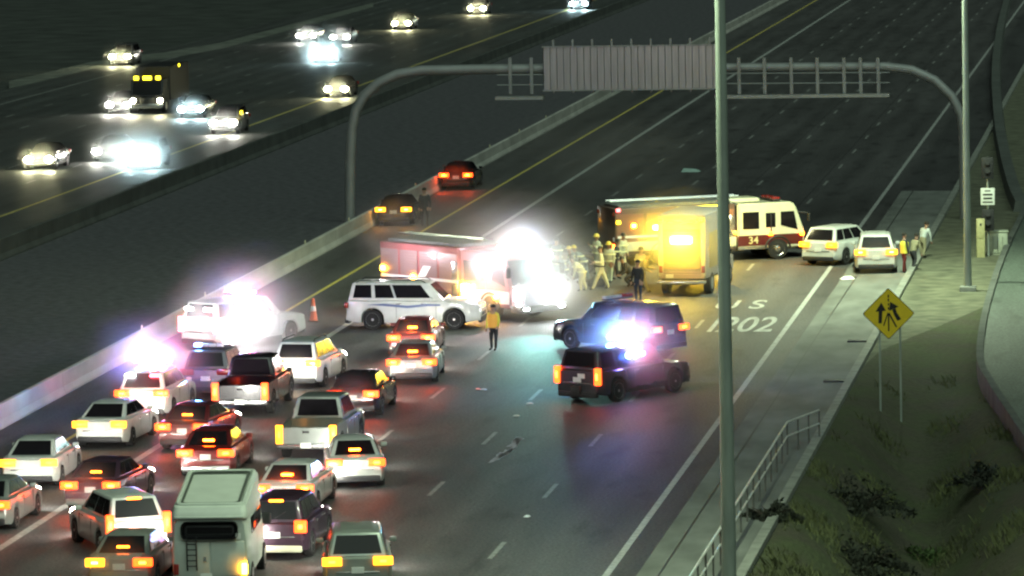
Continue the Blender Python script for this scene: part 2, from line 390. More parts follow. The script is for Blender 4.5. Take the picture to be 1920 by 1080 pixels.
# ------------------------------------------------------------------ lighting poles
M_POLE = mat('galvanised_pole', (.30, .34, .30), .5, .3, noise=.2, nscale=3, stretch=(1, 1, .2))
def light_pole(base, h, r0, r1, label, arm, e):
    t = thing('light_pole', label, 'light pole', base)
    MB().tube([(0, 0, 0), (0, 0, h*.5), (0, 0, h)], [r0, (r0+r1)/2, r1], 16).build('pole', M_POLE, t)
    MB().box((0, 0, -.05), (r0*4.2, r0*4.2, .5), bev=.03).build('footing', MATS['kerb_concrete'], t)
    MB().tube([(0, 0, h-.1), (arm*.4, 0, h+.45), (arm, 0, h+.6)], [.07, .06, .05], 8).build('arm', M_POLE, t)
    hd = MB().box((arm-.3, 0, h+.58), (.9, .34, .16), bev=.05).build('luminaire', M_BLK, t)
    MB().box((arm-.3, 0, h+.49), (.6, .26, .03), bev=.01).build('lamp_lens', emit('lamp_street', (.85, 1, .72), 40), hd)
    lamp('street_lamp', 'SPOT', t, (arm-.3, 0, h+.40), (.80, 1.0, .66), e, (-.12 if arm < 0 else .1, 0, -1), 150, .8, .25)
    return t
big = G(1377, 1128)
big.z = 0
light_pole((-12.05, big.y, -.1), 19.5, .205, .125, 'tall tapering steel light pole close to the viewer by the railing', -3.2, 1500)
p2 = G(1815, 543)
light_pole((p2.x, p2.y, -.05), 19.0, .165, .10, 'slender light pole standing on the gravel gore near the ramp meter', -2.4, 4600)

# ------------------------------------------------------------------ overhead sign gantry
g0 = G(655, 388, .8); YG = g0.y
gt = thing('sign_gantry', 'grey tubular overhead sign gantry arching across the freeway lanes', 'sign gantry', (0, 0, 0))
M_GAL = mat('gantry_steel', (.27, .28, .28), .5, .3, noise=.12, nscale=1)
def gp(px, py, dy=0): return onY(px, py, YG+dy)
lf = gp(655, 388); lf.z = -.1
arcL = [lf]+[gp(*q) for q in ((657, 300), (660, 240), (668, 205), (684, 178), (710, 155), (745, 139), (790, 132), (900, 130), (1100, 128.5))]
arcR = [gp(*q) for q in ((1100, 128.5), (1300, 127.5), (1500, 126), (1660, 125), (1710, 131), (1752, 150), (1784, 180), (1801, 212), (1806, 245), (1807, 300))]
rf_ = arcR[-1].copy(); rf_.z = -.2
MB().tube(arcL, .26, 14).build('left_arch', M_GAL, gt); MB().tube(arcR+[rf_], .24, 14).build('right_arch', M_GAL, gt)
def bar(px0, py0, px1, py1, wd, dp, name, m, dy):
    a_, b_ = gp(px0, py0, dy), gp(px1, py1, dy); c = (a_+b_)/2; L_ = (b_-a_).length; d_ = (b_-a_)
    return MB().box(c, (L_, dp, wd), ry=-math.atan2(d_.z, d_.x)).build(name, m, gt, False)
for x in (956, 996, 1385, 1433, 1483, 1532, 1582, 1613, 1646): bar(x, 108, x+1.5, 176, .16, .12, 'sign_bracket', M_GAL, -.42)
bar(930, 184, 1020, 183, .16, .75, 'walkway', mat('walkway_grating', (.33, .34, .33), .5, .4, noise=.1), -.55)
bar(1342, 181.5, 1668, 178, .16, .75, 'walkway', MATS['walkway_grating'], -.55)
for yy, r_ in ((139, .03), (158, .03)):
    MB().tube([gp(932, yy+1.5, -.42), gp(1668, yy-3, -.42)], r_, 6).build('safety_rail', M_GAL, gt)
# sign: extruded panels side by side
sgn = thing('overhead_sign', 'wide blank grey overhead sign of upright metal panels on the gantry', 'road sign', gp(1020, 170, -.62))
a_, b_, c_ = gp(1020, 171, -.62), gp(1350, 168, -.62), gp(1020, 89, -.62)
W_ = (b_-a_).length; H_ = c_.z-a_.z; NP = 26
M_SIGN = mat('sign_aluminium', (.33, .32, .325), .38, .3, noise=.12, nscale=2, stretch=(3, 1, .2))
mb = MB()
for i in range(NP):
    wv = W_/NP
    mb.box((wv*(i+.5), 0, H_/2), (wv-.02, .06+.012*(i % 2), H_), bev=.012)
mb.build('panel', M_SIGN, sgn, False)
MB().box((W_/2, .06, H_/2), (W_+.05, .03, H_+.06)).build('backing', M_BLK, sgn, False)
for k in (0, 1): MB().box((W_/2, -.03, H_*k), (W_+.12, .12, .07)).build('frame', M_GAL, sgn, False)
for i in range(9): MB().box((W_*(i+.5)/9, .14, H_/2+.1), (.1, .1, H_+.5)).build('support', M_GAL, sgn, False)

# ------------------------------------------------------------------ roadside signs
sy = 175.3
sc = onY(1666, 588, sy)
sg = thing('warning_sign', 'yellow diamond sign with two black arrows merging either side of a dashed line', 'road sign', (sc.x, sy, 0), R(4))
def diamond(s, y0, y1, r_=.07):
    pts = []
    for k in range(4):
        a0 = math.pi/2*k
        for j in range(5):
            an = a0-math.pi/4+math.pi/2*j/4
            pts.append(((s/math.sqrt(2)-r_*1.41)*math.cos(a0)+r_*math.cos(an), sc.z+(s/math.sqrt(2)-r_*1.41)*math.sin(a0)+r_*math.sin(an)))
    return MB().prism(pts, 'y', y0, y1)
M_SY = mat('sign_yellow', (.74, .54, .02), .45, noise=.06); M_SB = mat('sign_black', (.01, .01, .01), .5)
diamond(1.30, .0, .012).build('border', M_SB, sg, False)
diamond(1.25, -.006, -.001).build('panel', M_SY, sg, False)
mb = MB()
Y0_, Y1_ = -.013, -.0085
def poly(pts): mb.prism([(x, sc.z+z) for x, z in pts], 'y', Y0_, Y1_)
# left straight arrow with a slight lean, right arrow joining from the right
poly([(-.36, -.34), (-.24, -.34), (-.215, .10), (-.345, .10)]); poly([(-.46, .07), (-.09, .10), (-.25, .40)])
poly([(.44, -.20), (.31, -.26), (.19, -.04), (.13, .14), (.25, .19), (.29, .04)]); poly([(.02, .10), (.36, .24), (.06, .42)])
for z in (.62, .48): poly([(-.025, z-.05), (.025, z-.05), (.025, z+.05), (-.025, z+.05)])
for z in (.33, .19): poly([(-.022, z-.045), (.022, z-.045), (.022, z+.045), (-.022, z+.045)])
poly([(-.025, -.62), (.025, -.62), (.025, .02), (-.025, .02)])
poly([(-.20, -.42), (-.16, -.44), (-.015, -.02), (-.03, .06)]); poly([(.30, -.47), (.25, -.49), (.02, -.06), (.03, .05)])
mb.build('symbol', M_SB, sg, False)
for x in (-.32, .40):
    zb = land_z(sc.x+x, sy)-.15; MB().box((x, .05, (zb+sc.z+.2)/2), (.07, .05, sc.z+.2-zb)).build('post', M_POLE, sg, False)

# ramp meter: two dark signal heads and a white notice on one pole, cabinet beside
rm = G(1853, 478)
t = thing('ramp_meter_signal', 'ramp meter pole with two dark signal heads and a white notice between them', 'traffic signal', (rm.x, rm.y, -.05), R(3))
kz = lambda py: onY(1853, py, rm.y).z
MB().cyl((0, 0, 0), (0, 0, kz(292)), .07, .05, 10).build('pole', M_POLE, t)
for y0, y1, nm in ((333, 292, 'signal_head'), (430, 389, 'signal_head')):
    z0, z1 = kz(y0), kz(y1)
    h = MB().box((0, -.14, (z0+z1)/2), (.56, .16, z1-z0), bev=.05).build(nm, M_BLK, t)
    for i in range(2):
        zc = z0+(z1-z0)*(.3+.4*i)
        MB().cyl((0, -.23, zc), (0, -.245, zc), .11, n=14).build('lens', mat('signal_lens_off', (.03, .025, .02), .2), h)
        MB().tube([(0, -.22, zc+.06), (0, -.36, zc+.08)], [.12, .12], 12).build('visor', M_BLK, h)
z0, z1 = kz(382), kz(350)
nb = MB().box((0, -.12, (z0+z1)/2), (.64, .02, z1-z0), bev=.005).build('notice', mat('notice_white', (.75, .78, .72), .45), t)
mb = MB()
for k, (wl, hh) in enumerate(((.26, .05), (.44, .08), (.40, .08), (.46, .06))): mb.box((.0, -.134, z1-(z1-z0)*(.17+.22*k)), (wl, .006, hh))
mb.build('lettering_bars', M_SB, nb, False)
cb = G(1862, 478)
t = thing('control_cabinet', 'pale ribbed control cabinet on the ground right of the meter pole', 'cabinet', (cb.x+.15, cb.y+1.0, -.1), R(5))
h_ = onY(1862, 438, cb.y).z+.1
MB().box((0, 0, h_/2), (.95, .6, h_), bev=.03).build('body', mat('cabinet_paint', (.42, .46, .36), .5, noise=.1), t)
MB().box((0, 0, h_+.03), (1.05, .7, .06), bev=.02).build('roof', MATS['cabinet_paint'], t)
MB().box((.02, -.315, h_*.52), (.8, .03, h_*.8), bev=.01).build('door', MATS['cabinet_paint'], t)
for k in range(3): MB().box((-.2+.22*k, -.34, h_*.5), (.03, .02, h_*.62)).build('rib', mat('cabinet_shadow', (.2, .22, .17), .6), t)  # ribs in a darker copy of the cabinet colour, as painted shadow lines
vb = G(1839, 480)
t = thing('service_pedestal', 'narrow pale electric service pedestal between light pole and meter', 'pedestal', (vb.x, vb.y, -.1), R(5))
h_ = onY(1839, 410, vb.y).z+.1
MB().box((0, 0, h_/2), (.38, .34, h_), bev=.03).build('body', mat('pedestal_paint', (.5, .47, .24), .5, noise=.12), t)
MB().box((0, -.18, h_*.72), (.3, .03, h_*.42), bev=.01).build('door', MATS['pedestal_paint'], t)
MB().box((0, -.2, h_*.86), (.08, .03, .1)).build('meter', M_BLK, t)
# concrete pad at the start of the paved shoulder

# ------------------------------------------------------------------ vehicles
TY = {
 # L, W, H, belt profile [(x, z)], cabin base x0,x1, roof x0,x1, base half width, roof half width, wheel r, axles, ground clearance
 'sedan': dict(L=4.75, W=1.84, H=1.46, top=[(-2.38, .62), (-2.33, .90), (-2.1, 1.0), (-1.5, 1.01), (0, .97), (1.0, .95), (1.6, .86), (2.15, .74), (2.33, .62), (2.38, .5)],
               cb=(-1.95, 1.12), cr=(-1.0, .22), wb=.80, wr=.60, r=.33, ax=(-1.38, 1.42), gc=.2, doors=2),
 'hatch': dict(L=4.45, W=1.82, H=1.56, top=[(-2.2, .6), (-2.17, .95), (-2.0, 1.02), (0, .98), (1.05, .96), (1.6, .87), (2.05, .74), (2.2, .6), (2.23, .5)],
               cb=(-2.12, 1.18), cr=(-1.62, .25), wb=.80, wr=.62, r=.33, ax=(-1.30, 1.38), gc=.2, doors=2),
 'suv': dict(L=4.75, W=1.90, H=1.73, top=[(-2.36, .62), (-2.33, 1.02), (-2.2, 1.09), (0, 1.06), (1.05, 1.05), (1.6, .99), (2.15, .86), (2.33, .7), (2.38, .55)],
             cb=(-2.27, 1.15), cr=(-1.88, .30), wb=.83, wr=.65, r=.37, ax=(-1.38, 1.42), gc=.24, doors=2),
 'big_suv': dict(L=5.55, W=2.03, H=1.92, top=[(-2.76, .65), (-2.74, 1.15), (-2.65, 1.2), (0, 1.17), (1.2, 1.17), (2.0, 1.12), (2.6, 1.02), (2.74, .85), (2.78, .6)],
                 cb=(-2.70, 1.32), cr=(-2.52, .62), wb=.90, wr=.73, r=.41, ax=(-1.66, 1.70), gc=.28, doors=3),
 'pickup': dict(L=5.75, W=2.0, H=1.90, top=[(-.78, 1.16), (0, 1.15), (1.2, 1.16), (2.0, 1.12), (2.65, 1.02), (2.8, .85), (2.86, .6)],
                cb=(-.76, 1.62), cr=(-.58, .95), wb=.88, wr=.70, r=.41, ax=(-1.72, 1.78), gc=.3, doors=2),
}
def interp(pr, x):
    if x <= pr[0][0]: return pr[0][1]
    for (x0, z0), (x1, z1) in zip(pr, pr[1:]):
        if x <= x1: return z0+(z1-z0)*(x-x0)/(x1-x0)
    return pr[-1][1]
def vehicle(name, label, cat_, kind, paint_m, loc, az, group=None, brake=None, tail='h', chmsl=None, head=None, head_e=0, hazard=None, lower=None, roofrack=False, big=False,
            plate=True, head_px=None, wiper=False, spare=False, rim=None, tail_y=None):
    D = TY[kind]; L, W, H = D['L'], D['W'], D['H']; hw = W/2
    t = thing(name, label, cat_, loc, azrot(az), group)
    wr_, axs = D['r'], D['ax']; arch = wr_*1.17
    # lower body
    x0, x1 = (-L/2, L/2) if kind != 'pickup' else (-.80, L/2)
    xs = sorted(set([x0+(x1-x0)*i/46 for i in range(47)] + [a+arch*math.cos(math.pi*k/10) for a in axs for k in range(11) if x0 < a+arch*math.cos(math.pi*k/10) < x1] + [q[0] for q in D['top'] if x0 < q[0] < x1]))
    rings = []
    for x in xs:
        e = abs(x)/(L/2); wv = hw*(1-.14*max(0, (e-.72)/.28)**2.2)
        zt = interp(D['top'], x); zb = D['gc']+(.08*max(0, (e-.8)/.2))
        for a in axs:
            d2 = arch*arch-(x-a)**2
            if d2 > 0: zb = max(zb, wr_+math.sqrt(d2)-.02)
        zb = min(zb, zt-.12); m1 = zb+(zt-zb)*.35; m2 = zb+(zt-zb)*.78
        half = [(wv*.93, zb), (wv*.985, zb+(m1-zb)*.3), (wv, m1), (wv*.985, m2), (wv*.95, zt-.035*(1 if zt > .7 else .5)), (wv*.86, zt), (wv*.45, zt+.018)]
        rings.append([(x, y, z) for y, z in half]+[(x, -y, z) for y, z in half[::-1]])
    MB().loft(rings).build('body', paint_m, t, angle=35)
    # cabin
    (c0, c1), (r0, r1) = D['cb'], D['cr']; wb, wr = D['wb'], D['wr']; zb0 = interp(D['top'], (c0+c1)/2)-.03
    zb_r = interp(D['top'], c0+.05)-.02; zb_f = interp(D['top'], c1-.05)-.02
    bot = [Vector((c0, -wb, zb_r)), Vector((c1, -wb, zb_f)), Vector((c1, wb, zb_f)), Vector((c0, wb, zb_r))]
    top = [Vector((r0, -wr, H-.02)), Vector((r1, -wr, H-.04)), Vector((r1, wr, H-.04)), Vector((r0, wr, H-.02))]
    MB().hull8(bot+top, bev=.075, seg=3).build('cabin', paint_m, t, angle=50)
    MB().hull8([Vector((r0+.12, -wr+.1, H-.03)), Vector((r1-.1, -wr+.1, H-.05)), Vector((r1-.1, wr-.1, H-.05)), Vector((r0+.12, wr-.1, H-.03)),
                Vector((r0+.3, -wr+.22, H+.012)), Vector((r1-.25, -wr+.22, H+.0)), Vector((r1-.25, wr-.22, H+.0)), Vector((r0+.3, wr-.22, H+.012))], bev=.02, seg=2).build('roof', paint_m, t)
    def pane(nm, A, B, C_, Dd, u0, u1, v0, v1, out=.014):
        def q(u, v): return (A*(1-u)+B*u)*(1-v)+(Dd*(1-u)+C_*u)*v
        ps = [q(u0, v0), q(u1, v0), q(u1, v1), q(u0, v1)]
        nn = (ps[1]-ps[0]).cross(ps[3]-ps[0]).normalized(); ctr = Vector((((c0+c1)/2), 0, 1.2))
        if (ps[0]-ctr).dot(nn) < 0: nn = -nn
        return MB().hull8([p-nn*.03 for p in ps]+[p+nn*out for p in ps], bev=.006, seg=1).build(nm, M_GLASS, t, False)
    pane('windshield', bot[1], bot[2], top[2], top[1], .08, .92, .1, .9)
    pane('rear_window', bot[3], bot[0], top[0], top[3], .09, .91, .16 if kind != 'sedan' else .1, .88)
    nd = D['doors']
    spans = {2: ((.05, .27), (.29, .55), (.575, .90)), 3: ((.05, .25), (.29, .49), (.515, .88))}[nd]
    if kind == 'pickup': spans = ((.07, .42), (.45, .88))
    for u0, u1 in spans:
        pane('side_window', bot[0], bot[1], top[1], top[0], u0, u1, .16, .88)
        pane('side_window', bot[3], bot[2], top[2], top[3], u0, u1, .16, .88)
    # wheels
    for a in axs:
        for s in (-1, 1):
            yo = s*(hw-.005); yi = s*(hw-.235)
            prof = [(wr_*.62, yi), (wr_*.97, yi), (wr_, yi+s*.03), (wr_, yo-s*.03), (wr_*.96, yo), (wr_*.66, yo+s*.0)]
            wl = MB(); n_ = 20
            wl.loft([[(a+r_*math.cos(2*math.pi*k/n_), y_, wr_+r_*math.sin(2*math.pi*k/n_)) for k in range(n_)] for r_, y_ in prof])
            w_o = wl.build('wheel', M_RUB, t)
            rm_ = MB(); rm_.loft([[(a+r_*math.cos(2*math.pi*k/n_), y_, wr_+r_*math.sin(2*math.pi*k/n_)) for k in range(n_)] for r_, y_ in ((wr_*.68, yo-s*.03), (wr_*.68, yo+s*.004), (wr_*.6, yo-s*.02), (wr_*.2, yo-s*.015), (wr_*.1, yo+s*.004))])
            rm_.build('rim', rim or M_RIM, w_o)
    # bumpers, trim, plate
    xr = -L/2
    if kind == 'pickup':
        zt = 1.14; bx0, bx1 = -L/2+.02, -.82
        bed = MB()
        for s in (-1, 1):
            pts = [(bx0, .55), (bx0, zt), (bx1, zt), (bx1, .42)]
            a = axs[0]; pts += [(a+arch, .42)]+[(a+arch*math.cos(math.pi*k/10), wr_+arch*math.sin(math.pi*k/10)) for k in range(11)]+[(a-arch, .5)]
            bed.prism(pts, 'y', s*(hw-.11), s*(hw-.012))
        bed.box(((bx0+bx1)/2, 0, .66), (bx1-bx0, W-.24, .08)); bed.box((bx1+.03, 0, .9), (.05, W-.24, .5))
        bed.build('cargo_bed', paint_m, t, False)
        tg = MB().box((bx0-.005, 0, .83), (.07, W-.1, .6), bev=.02).build('tailgate', paint_m, t, False)
        MB().box((bx0-.05, 0, .98), (.03, .22, .07), bev=.01).build('handle', M_BLK, tg)
        MB().box((xr-.03, 0, .52), (.16, W-.06, .18), bev=.04).build('rear_bumper', M_CHR if not lower else lower, t)
        xr = bx0-.01
    else:
        MB().box((xr+.05, 0, .34), (.22, W*.84, .2), bev=.05).build('rear_bumper', lower or M_BLK, t)
        sm = MB().box((xr+.01, 0, interp(D['top'], xr+.06)*.5+.17), (.06, W*.62, .03), bev=.01).build('trunk_trim', M_CHR if kind != 'hatch' else M_BLK, t)
    MB().box((L/2-.03, 0, .37), (.16, W*.80, .22), bev=.05).build('front_bumper', M_BLK, t)
    MB().box((L/2-.02, 0, .6), (.1, W*.45, .14), bev=.02).build('grille', M_BLK, t)
    if plate:
        zpl = {'sedan': .72, 'hatch': .74, 'suv': .74, 'big_suv': .86, 'pickup': .55}[kind]
        xp = xr-.012 if kind != 'pickup' else -L/2-.118
        MB().box((xp, 0, zpl), (.03, .34, .17), bev=.005).build('license_plate', M_PLATE, t, False)
    # tail lights
    tl = {'h': (.10, .40, .17), 'v': (.10, .17, .46), 'm': (.12, .26, .26)}[tail]
    zt_ = tail_y or {'sedan': .84, 'hatch': .92, 'suv': .98, 'big_suv': 1.0, 'pickup': .9}[kind]
    bm_ = brake or M_LENS_R
    for s in (-1, 1):
        yy = s*(hw*.97-tl[1]/2-(.03 if tail != 'v' else .0))
        xo = xr+.055 if kind != 'pickup' else xr+.02
        mm = bm_
        core = None
        if mm is E_BRAKE: core, mm = mm, E_LENS
        elif mm is E_TAIL: core, mm = mm, E_LENS
        elif mm is E_AMBER or mm is E_AMBERLO: core, mm = mm, E_LENSA
        if hazard == 'both' or (hazard == 'left' and s > 0) or (hazard == 'right' and s < 0): core, mm = E_AMBER, E_LENSA
        q_ = MB().box((xo-.02, yy, zt_), (.15, tl[1]*1.32, tl[2]*1.3), bev=.02).build('tail_light', mm, t)
        if core: MB().box((xo-.05, yy, zt_), (.12, tl[1]*.5, tl[2]*.5), bev=.03).build('bulb', core, q_)
    if chmsl:
        if kind in ('sedan',):
            MB().box((c0+.32, 0, interp(D['top'], c0+.2)+.12), (.05, .34, .13), bev=.01).build('high_brake_light', chmsl, t, False)
        else:
            MB().box((r0-.03, 0, H-.09), (.06, .40, .09), bev=.01).build('high_brake_light', chmsl, t, False)
    if wiper:
        p = (bot[0]+bot[3])/2*.78+(top[0]+top[3])/2*.22
        MB().tube([(p.x-.03, 0, p.z), (p.x+.03, -.32, p.z+.18)], .012, 6).build('rear_wiper', M_BLK, t)
    # headlights
    for s in (-1, 1):
        yh = s*(hw-.30); xh_ = L/2-.12
        zh = {'sedan': .64, 'hatch': .66, 'suv': .78, 'big_suv': .9, 'pickup': .9}[kind]
        if head:
            h_ = MB().sphere((xh_+.10, yh, zh), (.12, .27, .18) if big else (.10, .17, .13)).build('headlight', head, t)
            if big: glare(t, (xh_+.1, yh, zh), (1, .98, .85) if head != E_HEADB else (.6, .9, 1), head_e*.6, 34)
        else:
            MB().sphere((xh_, yh, zh), (.10, .2, .1)).build('headlight', M_LENS_C, t)
        if head_e:
            cc = {E_HEAD: (1, .97, .88), E_HEADG: (1, .95, .62), E_HEADB: (.62, .9, 1)}.get(head, (1, .97, .85))
            lamp('headlight_beam', 'SPOT', t, (xh_+.2, yh, zh), cc, head_e, (1, 0, -.055), 58, .9, .08)
    if kind != 'pickup':
        MB().box((xr+.02, 0, interp(D['top'], xr+.04)*.60), (.03, W*.80, .012)).build('trunk_seam', M_BLK, t)
    for s in (-1, 1):
        for xx in ((c0+c1)/2+.02, c1-.35): MB().box((xx, s*(hw*.985), zb0*.66), (.014, .03, zb0*.52)).build('door_seam', M_BLK, t)
    # mirrors and handles
    for s in (-1, 1):
        MB().box((c1-.55, s*(hw+.06), zb0+.10), (.12, .2, .14), bev=.035).build('side_mirror', paint_m, t)
        for xx in (-.55, .45) if kind != 'pickup' else (-.1, .85):
            MB().box((xx, s*(hw*.992), zb0-.10), (.2, .03, .035), bev=.01).build('door_handle', M_CHR if s > 0 else M_CHR, t)
    if roofrack:
        for s in (-1, 1): MB().tube([(r0+.15, s*(wr-.06), H-.02), (r0+.3, s*(wr-.06), H+.06), (r1-.3, s*(wr-.06), H+.05), (r1-.12, s*(wr-.06), H-.04)], .022, 6).build('roof_rail', M_BLK, t)
    return t
def rear_at(kind, px, py, az, z=0, extra=0):      # centre of a vehicle whose rear edge meets the ground at that sight line
    p = G(px, py, z); h = Vector((math.sin(R(az)), math.cos(R(az)), 0)); return p+h*(TY[kind]['L']/2+extra)
def front_at(L, px, py, az):
    p = G(px, py); h = Vector((math.sin(R(az)), math.cos(R(az)), 0)); return p-h*L/2

P_WHITE = paint('white', (.55, .57, .54), 0, .35); P_SILVER = paint('silver', (.27, .30, .28), .4, .35); P_MAROON = paint('maroon', (.16, .02, .02), .3)
P_BLACK = paint('black', (.015, .015, .018), .2, .25); P_GREY = paint('grey', (.10, .10, .11), .4); P_RED = paint('red', (.17, .016, .02), .2)
P_DARKP = paint('plum', (.055, .03, .05), .3); P_CREAM = paint('cream', (.66, .66, .48), 0, .4); P_ENGINE = paint('engine_red', (.33, .10, .11), .1, .35); P_TAN = paint('silver_green', (.34, .38, .33), .4)
P_WRECK = paint('dusty_maroon', (.20, .13, .14), .2, .55)
QG = 'cars queued behind the crash'
HE = 50
QUEUE = [
 # name, label, cat, kind, paint, rear px, az, dict
 ('white_sedan', 'white sedan cut by the left edge of the picture, its trunk glaring in headlights', 'car', 'sedan', P_WHITE, (54, 918), -2, dict(brake=E_AMBERLO, head=E_HEAD, head_e=HE, hazard=None)),
 ('white_sedan', 'white sedan by the barrier with a dark rear window and no brake lights', 'car', 'sedan', P_WHITE, (187, 843), 3, dict(brake=E_AMBERLO, head=E_HEAD, head_e=HE)),
 ('dark_sedan', 'dark plum sedan with flaring brake lights and a white plate, behind the white pickup', 'car', 'sedan', P_DARKP, (170, 962), 3, dict(brake=E_BRAKE, chmsl=E_CHMSL, head=E_HEAD, head_e=HE, lower=P_SILVER)),
 ('white_suv', 'white sport utility steering left, its left side and front wheel showing', 'car', 'suv', P_WHITE, (262, 1046), -27, dict(brake=E_TAIL, tail='v', chmsl=E_CHMSL, head=E_HEAD, head_e=HE)),
 ('sedan', 'pale sedan at the bottom edge with an orange turn signal flashing left', 'car', 'sedan', P_SILVER, (224, 1112), -2, dict(brake=E_TAIL, chmsl=E_CHMSL, hazard='left', head=E_HEAD, head_e=HE)),
 ('sedan', 'pale sedan mostly cut off by the left edge, just below the glaring white sedan', 'car', 'sedan', P_SILVER, (-38, 1000), 0, dict(brake=E_TAIL, head=E_HEAD, head_e=HE)),
 ('sedan', 'sedan with glowing red high brake light just ahead of the plum wagon', 'car', 'sedan', P_WHITE, (532, 968), 0, dict(brake=E_BRAKE, chmsl=E_BRAKE, head=E_HEAD, head_e=HE)),
 ('plum_wagon', 'dark plum sport utility with rear wiper and yellow lit bumper, right of the camper van', 'car', 'suv', P_DARKP, (515, 1052), 0, dict(brake=E_TAIL, chmsl=E_CHMSL, tail='m', lower=P_CREAM, wiper=True, head=E_HEAD, head_e=HE)),  # cream bumper colour stands in for yellow light falling on it
 ('silver_hatchback', 'silver hatchback with wide dark rear window at the bottom edge', 'car', 'suv', P_SILVER, (672, 1120), -10, dict(brake=E_AMBERLO, head=E_HEAD, head_e=HE)),
 ('white_sedan', 'white sedan alone on the right of the queue, red glow in its rear window', 'car', 'sedan', P_WHITE, (668, 918), -11, dict(brake=E_TAIL, chmsl=E_BRAKE, head=E_HEAD, head_e=HE)),
 ('silver_pickup', 'silver pickup truck with an empty bed, its right flank tinted violet', 'pickup truck', 'pickup', P_SILVER, (575, 866), 1, dict(brake=E_AMBERLO, tail='v', head=E_HEAD, head_e=HE)),
 ('black_sedan', 'black sedan half hidden behind the silver pickup, one orange brake light flaring', 'car', 'sedan', P_BLACK, (661, 784), 0, dict(brake=E_BRAKE, head=E_HEAD, head_e=HE)),
 ('dark_sedan', 'dark red sedan with both brake lights flaring, right behind the black pickup', 'car', 'sedan', paint('dark_red', (.10, .014, .016), .3), (342, 848), 4, dict(brake=E_BRAKE, chmsl=E_CHMSL, head=E_HEAD, head_e=HE)),
 ('maroon_sedan', 'maroon sedan with shiny bumper between the camper van and the flaring dark red sedan', 'car', 'sedan', P_MAROON, (386, 899), -2, dict(brake=E_TAIL, chmsl=E_BRAKE, lower=M_CHR, head=E_HEAD, head_e=HE)),
 ('white_suv', 'white crossover with dark roof rails and orange lit trunk, ahead of the silver pickup', 'car', 'suv', P_WHITE, (553, 731), 4, dict(brake=E_AMBER, roofrack=True, head=E_HEAD, head_e=HE)),
 ('red_sedan', 'red sedan with glaring brake lights nearest the long white sport utility', 'car', 'sedan', P_RED, (771, 674), -3, dict(brake=E_BRAKE, chmsl=E_BRAKE, head=E_HEAD, head_e=HE)),
 ('pale_sedan', 'pale sedan with orange brake lights, second of the two cars below the white sport utility', 'car', 'sedan', P_SILVER, (772, 722), -4, dict(brake=E_BRAKE, chmsl=E_BRAKE, head=E_HEAD, head_e=HE)),
 ('black_pickup', 'black pickup truck with upright red tail lights and a chrome bumper', 'pickup truck', 'pickup', P_BLACK, (451, 782), 0, dict(brake=E_TAIL, tail='v', head=E_HEAD, head_e=HE)),
]
for nm, lb, ct, kd, pt, (px, py), az, kw in QUEUE:
    vehicle(nm, lb, ct, kd, pt, rear_at(kd, px, py, az), az, QG, **kw)

# two cars stopped on the left shoulder past the crash
vehicle('dark_sedan', 'dark sedan with flaring red tail lights on the left shoulder under the gantry', 'car', 'sedan', P_BLACK, rear_at('sedan', 855, 357, 0), 0, None, brake=E_BRAKE)
vehicle('dark_sedan', 'dark sedan with amber hazard lights beside the concrete barrier', 'car', 'sedan', P_BLACK, rear_at('sedan', 738, 424, 0), 0, None, hazard='both')
# crashed and stopped cars
vehicle('white_crossover', 'white crossover stopped askew across the right edge line', 'car', 'suv', P_WHITE, rear_at('suv', 1534, 499, 24), 24, None, brake=E_AMBERLO, plate=True)
vehicle('white_suv', 'white sport utility with orange tail lights parked on the right shoulder', 'car', 'suv', P_WHITE, rear_at('suv', 1643, 514, -4), -4, None, brake=E_AMBER)
vehicle('grey_sedan', 'dark sedan boxed in behind the firefighters', 'car', 'sedan', P_GREY, G(1036, 512), 74, None)

# ---- emergency vehicles
def light_bar(t, x, z, wd, mods, e, pts):
    lb = MB().box((x, 0, z-.05), (.26, wd, .06), bev=.02).build('light_bar', M_BLK, t)
    n_ = len(mods)
    for i, m in enumerate(mods):
        MB().box((x, -wd/2+wd*(i+.5)/n_, z+.03), (.24, wd/n_-.02, .12), bev=.03).build('lamp_module', m, lb)
    for (y, col, k, d, ang) in pts:
        if d is None: lamp('bar_glow', 'POINT', t, (x, y, z+.22), col, e*k, size=.12)
        else: lamp('bar_flash', 'SPOT', t, (x+.2*d[0], y+.2*d[1], z+.12), col, e*k, d, ang, .8, .1)
GL = 95
CW, CR, CB = (1, .97, 1), (1, .1, .22), (.12, .25, 1)
# long white sport utility standing across the lanes
t = vehicle('white_command_suv', 'long white sport utility with a blue side stripe standing across the lanes', 'car', 'big_suv', P_WHITE, G(782, 613), 91, None, brake=M_LENS_R, roofrack=True)
mb = MB()
for s in (-1,):
    mb.prism([(-1.9, 1.02), (-1.2, 1.07), (-.2, .98), (.6, 1.05), (1.15, 1.03), (1.15, .96), (.6, .95), (-.2, .88), (-1.2, .97)], 'y', -1.028, -1.005)
mb.build('side_stripe', mat('stripe_blue', (.10, .14, .28), .4), t, False)
